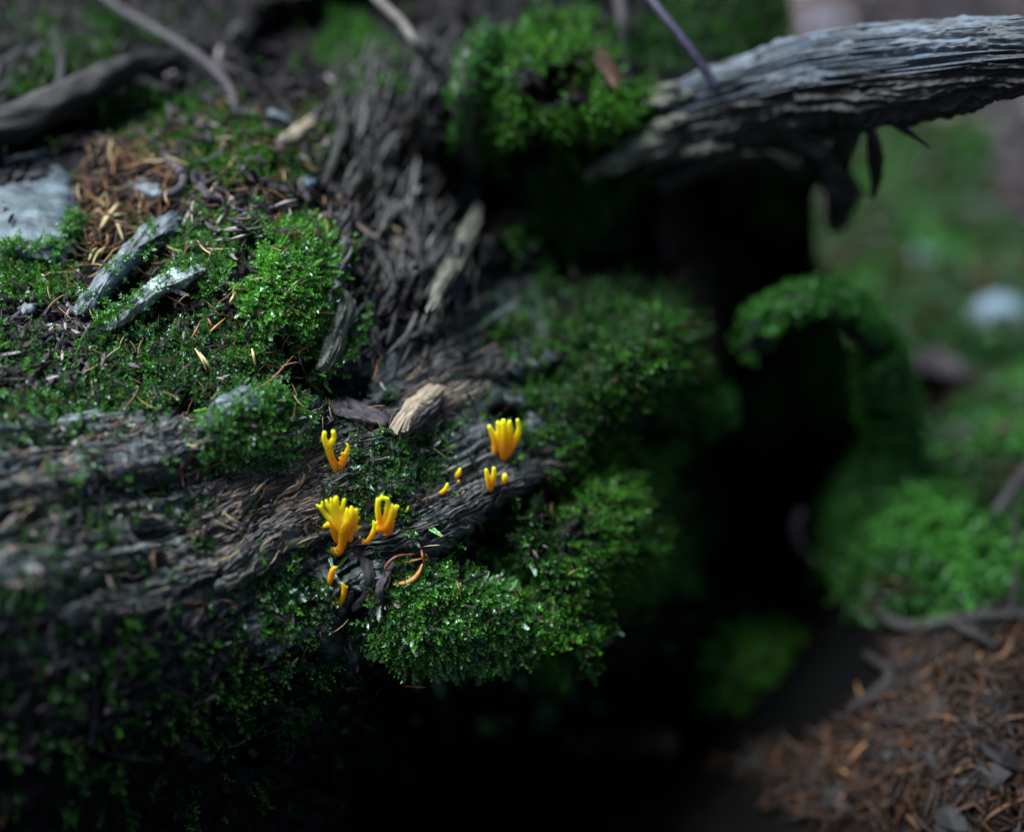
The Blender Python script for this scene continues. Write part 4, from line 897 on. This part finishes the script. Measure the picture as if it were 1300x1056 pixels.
# ------------------------------------------------------------------ fungi
def fungus(label, strands, base, rscale=1.0, lean=.7, cat='coral fungus', group='yellow coral fungi on the stump', dD=0.0, hh=None):
    """strands: lists of (px, py, r_px[, depth offset in px]) traced upright from the wood"""
    bx, by = base; Db = sdepth(bx, by)[0] - .001 + dD; k = Db/FPX; parts = []
    top = min(p[1] for s in strands for p in s); span = hh or max(8, by - top)
    for s in strands:
        q_ = np.array([(p[0], p[1], p[2], p[3] if len(p) > 3 else 0) for p in s], float)
        if len(q_) < 2: q_ = np.vstack([q_, q_ + [0, .8, 0, 0]])
        n = max(6, int(len(q_)*5)); q_ = catmull(q_, n) if len(q_) > 2 else np.linspace(q_[0], q_[1], n)
        d = Db - lean*(by - q_[:, 1])*k - q_[:, 3]*k
        parts.append(tube(at(q_[:, 0], q_[:, 1], d), q_[:, 2]*k*rscale*(1.0 + .12*np.clip((q_[:, 1] - top)/18, 0, 1)), 10))
    V, Fq = join(parts); me = mesh('coral_fungus', V, Fq, M['fungus'])
    # fuse the strands into one skin, then store the height along the body for the colour
    o = obj('coral_fungus', me, None, label, cat, group)
    md = o.modifiers.new('fuse', 'REMESH'); md.mode = 'VOXEL'; md.voxel_size = .00042; md.use_smooth_shade = True
    m2 = o.modifiers.new('soften', 'SMOOTH'); m2.iterations = 3; m2.factor = .5
    dg = bpy.context.evaluated_depsgraph_get(); ev = o.evaluated_get(dg); nm = bpy.data.meshes.new_from_object(ev)
    o.modifiers.clear(); o.data = nm
    nV = np.empty(len(nm.vertices)*3); nm.vertices.foreach_get('co', nV); nV = nV.reshape(-1, 3); _, vy, _ = proj(nV)
    h = np.clip((by - vy)/span, 0, 1); a_ = nm.attributes.new('h', 'FLOAT', 'POINT'); a_.data.foreach_set('value', h)
    if not nm.materials: nm.materials.append(M['fungus'])
    nm.polygons.foreach_set('use_smooth', np.ones(len(nm.polygons), bool))
    return o
fungus('largest yellow fungus, a many-fingered fan on a curled foot', [
 [(422,698,4),(429,700,5.5),(434,692,5),(436,680,6,3),(437,670,8,3)],
 [(436,672,7,2),(422,662,4,2),(413,652,3),(408,645,2.6),(402,641,1.5)], [(408,646,2.4),(409,641,2),(409,637,1.4)],
 [(433,668,6,3),(424,654,3.4,2),(417,643,2.8,1),(414,635,1.7)], [(434,666,6,4),(427,652,3.2,4),(422,642,2.6,3),(420,633,1.8,3)],
 [(436,664,6,4),(430,650,3.2,2),(427,640,3.2,1),(427,631,2.6)], [(427,636,2.6),(424,632,1.3)], [(438,664,5,3),(434,652,3,0),(435,643,2.6,-2),(437,634,2.2,-3)],
 [(437,668,8,3),(443,658,7.5,3),(441,649,3.4,4),(440,645,1.5,4)], [(444,660,7,3),(447,650,4.5,3),(446,643,1.6,3)], [(446,660,6,2),(450,652,4.2,2),(453,646,1.6,1)],
 [(446,664,6,2),(452,658,4,2),(456,657,1.8,2)], [(438,674,6,1),(448,672,4.5,3),(453,670,3.2,5),(458,668,1.3,6)],
 [(424,668,5,-4),(425,676,5,-6),(428,686,3.5,-7)], [(441,676,5.5,-5),(444,683,4.5,-6),(445,687,2.5,-6)],
 [(412,668,2.5,-4),(418,665,3.5,-3),(426,668,5,-2)]], (430, 699))
fungus('tall yellow fungus with two joined upright prongs right of the largest fan', [
 [(479,633,1.8),(479.5,640,3),(480,650,3.4),(482,662,3.8),(486,670,5.5,1)], [(480,641,2.6),(482,634,2),(485,629,1.7)], [(482,634,2.2),(488,632,2.4),(492,636,2.8),(491,648,3),(489,660,3.6),(487,670,5.6)],
 [(493,632,1.4),(492,638,2.4)], [(498,641,2),(498,648,3.6,2),(496,658,4.6,2),(491,667,5.4,1),(487,673,4.5)], [(506,642,1.4),(502,647,2.6,1),(499,655,4,1)], [(503,641,1.3),(501,648,2.6)],
 [(501,661,1.5,3),(497,663,4,2),(495,672,3.2,-3),(489,681,2.8,-4),(485,684,2.4,-4)], [(486,668,6),(480,671,3.5),(481,674,3)]], (488, 681))
fungus('small curved yellow finger leaning against the two-pronged fungus', [
 [(474,661,1.2),(475,665,2.2),(475,672,2.8),(471,681,3),(466,687,2.8),(461,689,2.4)], [(479,662,1.1),(477,665,1.8),(475,669,2.4)], [(461,685,1.2),(462,688,2)]], (465, 689), dD=-.004)
fungus('forked yellow fungus standing alone in front of the bare grain', [
 [(412,549,2.9),(411.5,556,3.2),(414,563,3.8),(418,572,4.2),(421,582,4.2),(426,592,4.8),(428,596,5)], [(423,547.5,3),(424,555,3),(421,561,3.6),(417,566,4)],
 [(440,563,1.1),(442,567,1.9),(440,574,2.8),(437,582,3.8),(434,589,4.4),(429,595,5)], [(434,575,1.8,3),(436,579,2.6,1)], [(431,581,1.6,3),(434,584,3,2)]], (428, 597))
fungus('blurred yellow fan fungus farthest back, below the small dark gap', [
 [(621,541,2.6),(625,550,3.6),(629,560,4.4),(628,572,3.2),(625,579,2.6)], [(632,536,2.4),(634,546,4),(636,560,5.6),(638,574,5),(639,584,4)], [(639,534,3.2),(640,548,4.5,2),(640,565,5.4,2),(639,582,4)],
 [(647,535,2.6),(647,548,4,1),(645,563,5,1),(640,580,4)], [(657,533,2.4),(659,543,3),(657,553,3.8),(650,566,4.6),(643,579,3.6)], [(660,541,1.8),(657,550,3)]], (638, 583))
fungus('small blurred two-pronged fungus below the blurred fan', [[(617,596,2.2),(619,605,3.2),(621,614,3.2),(623,622,2.6)], [(627,594,2.4),(627,604,3.4),(625,614,3),(623,622,2.4)]], (623, 623))
fungus('round blurred fungus button right of the small two-pronged one', [[(641,603,3.2),(641,609,4),(640,613,2.4)]], (640, 613))
fungus('small blurred oval fungus button on the shelf left of the two-pronged one', [[(584,595,1.8),(582,601,3.4),(579,605,3)]], (580, 607))
fungus('small blurred curved fungus finger lowest on the wood shelf', [[(568,614,1.8),(566,620,2.8),(561,625,2.8),(557,627,2)]], (561, 627))
fungus('tiny orange dot of fungus under the oval button', [[(582,610,1.6),(582,613,1.8)]], (582, 614))
fungus('tiny dull yellow finger right of the tall two-pronged fungus', [[(518.5,643,1.3),(517,647,1.9),(515,650,1.6)]], (515, 651))
fungus('short upright orange stub below the foot of the largest fan', [[(425,720,2.4),(422,724,3.4),(420,733,3.7),(417,743,3)], [(428,719.5,1.2),(425,721,2)]], (417, 744), hh=70)
fungus('lowest forked orange stub with a short left prong', [[(434,740,1.8),(437,746,3.4),(436,755,3.6),(432,765,3.8),(430,771,3)], [(441,744.5,1.4),(438,747,3)], [(426,757,2),(426,763,3),(429,771,3)]], (430, 773), hh=70)
fungus('tiny orange speck of fungus beside the curled knot', [[(467,756,1.5),(465,760,1.7)]], (465, 761), hh=40)
fungus('tiny orange speck of fungus left of the lowest forked stub', [[(415,757,1.5),(415,760,1.5)]], (415, 761), hh=40)
fungus('tiny orange bud between the largest fan and the curved finger', [[(457,681,1.5),(456,684,1.5)]], (456, 685), hh=40)

# ------------------------------------------------------------------ single needles and the grass blade
def needle(pts, mat, label, r=.0009, lift=.004):
    g = 'single needles lying on the stump'
    q_ = [(x, y, l) for x, y, l in pts]
    return ptube('fallen_needle', q_, [r*.5, r, r*.9, r*.35], mat, label, 'needle', n=14, ns=6, group=g, lumps=.1)
for pts, mt, lab in [
 ([(500,742,.006),(520,738,.010),(531,728,.012),(536,716,.014)], 'needle_o', 'broad orange needle at the top of the moss shelf'),
 ([(488,732,.005),(490,718,.012),(504,706,.014),(526,703,.012)], 'needle_r', 'curved red-brown needle arching over the left end of the moss shelf'),
 ([(535,698,.014),(537,708,.014),(540,717,.012)], 'needle_o', 'upright orange needle at the crest of the moss shelf'),
 ([(541,704,.014),(544,712,.013),(547,718,.012)], 'needle_o', 'short orange needle right of the upright one'),
 ([(514,714,.010),(526,711,.012),(536,709,.013)], 'needle_o', 'dull orange needle crossing under the crest of the moss shelf'),
 ([(496,728,.006),(492,742,.006),(487,752,.005)], 'needle_y', 'olive straw needle hanging at the left end of the moss shelf'),
 ([(580,736,.010),(583,748,.012),(586,762,.010)], 'needle_r', 'thin brown needle pointing down the face of the moss shelf'),
 ([(650,756,.012),(664,748,.014),(680,741,.014)], 'needle_r', 'mauve brown needle at the right tip of the moss shelf'),
 ([(514,692,.006),(517,700,.006)], 'needle_r', 'short brown needle just above the moss shelf'),
 ([(228,592,.012),(231,604,.010),(233,618,.008)], 'needle_r', 'pinkish needle standing upright on the grey grain'),
 ([(254,592,.010),(250,608,.006)], 'needle_r', 'dark short needle right of the pinkish upright one'),
 ([(243,430,.010),(250,418,.012),(254,408,.012)], 'needle_r', 'dark red needle under the lichen-crusted chip'),
 ([(267,421,.012),(275,414,.013),(286,404,.013)], 'needle_o', 'bright orange needle in the sparse dark moss'),
 ([(264,404,.012),(269,414,.012)], 'needle_r', 'thin red needle crossing the bright orange one'),
 ([(248,443,.010),(256,455,.012),(262,470,.010)], 'needle_y', 'pale forked straw needle in the dark moss, left strand'),
 ([(254,448,.012),(262,460,.012),(270,472,.010)], 'needle_y', 'pale forked straw needle in the dark moss, right strand'),
 ([(320,443,.012),(322,452,.013),(324,463,.012)], 'needle_y', 'small cream needle alone in the thin moss'),
 ([(292,383,.014),(296,377,.014),(299,371,.014)], 'needle_y', 'tiny cream flake needle left of the draped bright moss'),
 ([(322,496,.012),(345,482,.014),(372,452,.014)], 'needle_r', 'long thin brown twiglet needle above the grey stone'),
 ([(240,600,.010),(258,594,.012),(300,582,.010)], 'needle_r', 'long brown needle lying along the grain above the fibres'),
 ([(318,632,.008),(328,620,.010),(340,608,.009)], 'needle_y', 'straw coloured needle lying across the orange fibres'),
 ([(286,652,.006),(295,660,.008),(306,664,.006)], 'needle_y', 'bent pale needle on the left end of the fibres'),
 ([(303,648,.008),(308,656,.006)], 'needle_r', 'short brown needle right of the bent pale needle'),
 ([(118,335,.012),(124,322,.014),(133,314,.014)], 'needle_y', 'long pale yellow needle in the pocket nearest the splinter'),
 ([(113,330,.010),(118,320,.012),(124,314,.012)], 'needle_y', 'second pale needle left of the long pale yellow one'),
 ([(148,282,.014),(152,292,.015),(156,304,.014)], 'needle_y', 'whitish needle standing in the orange needles'),
 ([(128,290,.014),(138,275,.016),(150,258,.015)], 'needle_y', 'broad pale strip leaning in the needle pocket'),
 ([(480,455,.008),(478,472,.010),(475,488,.008)], 'needle_r', 'thin upright brown needle right of the thick broken splinter'),
 ([(444,812,.004),(452,806,.006),(456,800,.006)], 'needle_y', 'pale crumb needle at the bottom of the knot')]:
    r = .0011 if mt != 'needle_y' else .0012
    if 'broad' in lab: r = .0021
    needle(pts, M[mt], lab, r)
ptube('grass_blade', [(482,790,.008),(475,806,.012),(466,825,.014),(460,842,.012)], [.0006, .0013, .0013, .0006], M['grass'], 'single green grass blade hanging below the knot', 'grass blade', n=20, ns=6, lumps=.05, flat=.35)

ground_scatter('leaf_litter', 'flake', [(1010,-60),(1400,-60),(1400,330),(1240,290),(1230,170),(1150,140),(1040,130)], 500, .05, .16, .55, 'far blurred reddish leaf litter in the top right', 'leaf litter', lie=True, xr=(.3, 2.6), yr=(1.8, 4.5))
ground_scatter('leaf_litter', 'flake', [(1060,140),(1150,150),(1250,180),(1240,290),(1340,330),(1340,520),(1150,480),(1060,420)], 60, .05, .12, .93, 'pale dead leaves scattered in the far green ground cover', 'leaf litter', lie=True, xr=(.3, 1.8), yr=(1.4, 3.4))
# ------------------------------------------------------------------ blurred background things
def blob(name, px, py, r_px, mat, label, cat, sq=.6, group=None, d=None, seed=0):
    d = d or on_ground(px, py + r_px*.4, .0); c = at(px, py, np.array(d)); r = r_px*d/FPX
    u = np.linspace(0, math.pi, 20)[:, None]; v = np.linspace(0, 2*math.pi, 28, endpoint=False)[None]
    dx, dy, dz = np.sin(u)*np.cos(v), np.sin(u)*np.sin(v), np.cos(u)*np.ones_like(v)
    k = 1 + .25*noise(dx*1.5 + seed, dy*1.5, dz*1.5) + .08*noise(dx*5, dy*5 + seed, dz*5)
    V = c + np.stack([dx*k*r, dy*k*r*.8, dz*k*r*sq], -1).reshape(-1, 3)
    return obj(name, mesh(name, V, gridF(20, 28, True), mat), None, label, cat, group)
blob('pale_rock', 1268, 415, 46, M['pale_stone'], 'pale blue-white rock blurred at the right edge', 'rock', .8, seed=1)
blob('pale_rock', 1172, 335, 26, M['pale_stone'], 'blurred grey rock in the far green ground cover', 'rock', .7, seed=2)
blob('pale_rock', 1232, 272, 22, M['pale_stone'], 'far grey rock above and right of the other grey rock', 'rock', .7, seed=3)
blob('pale_rock', 1045, 42, 20, M['pale_stone'], 'whitish rock behind the thick branch, top right', 'rock', .8, seed=4)
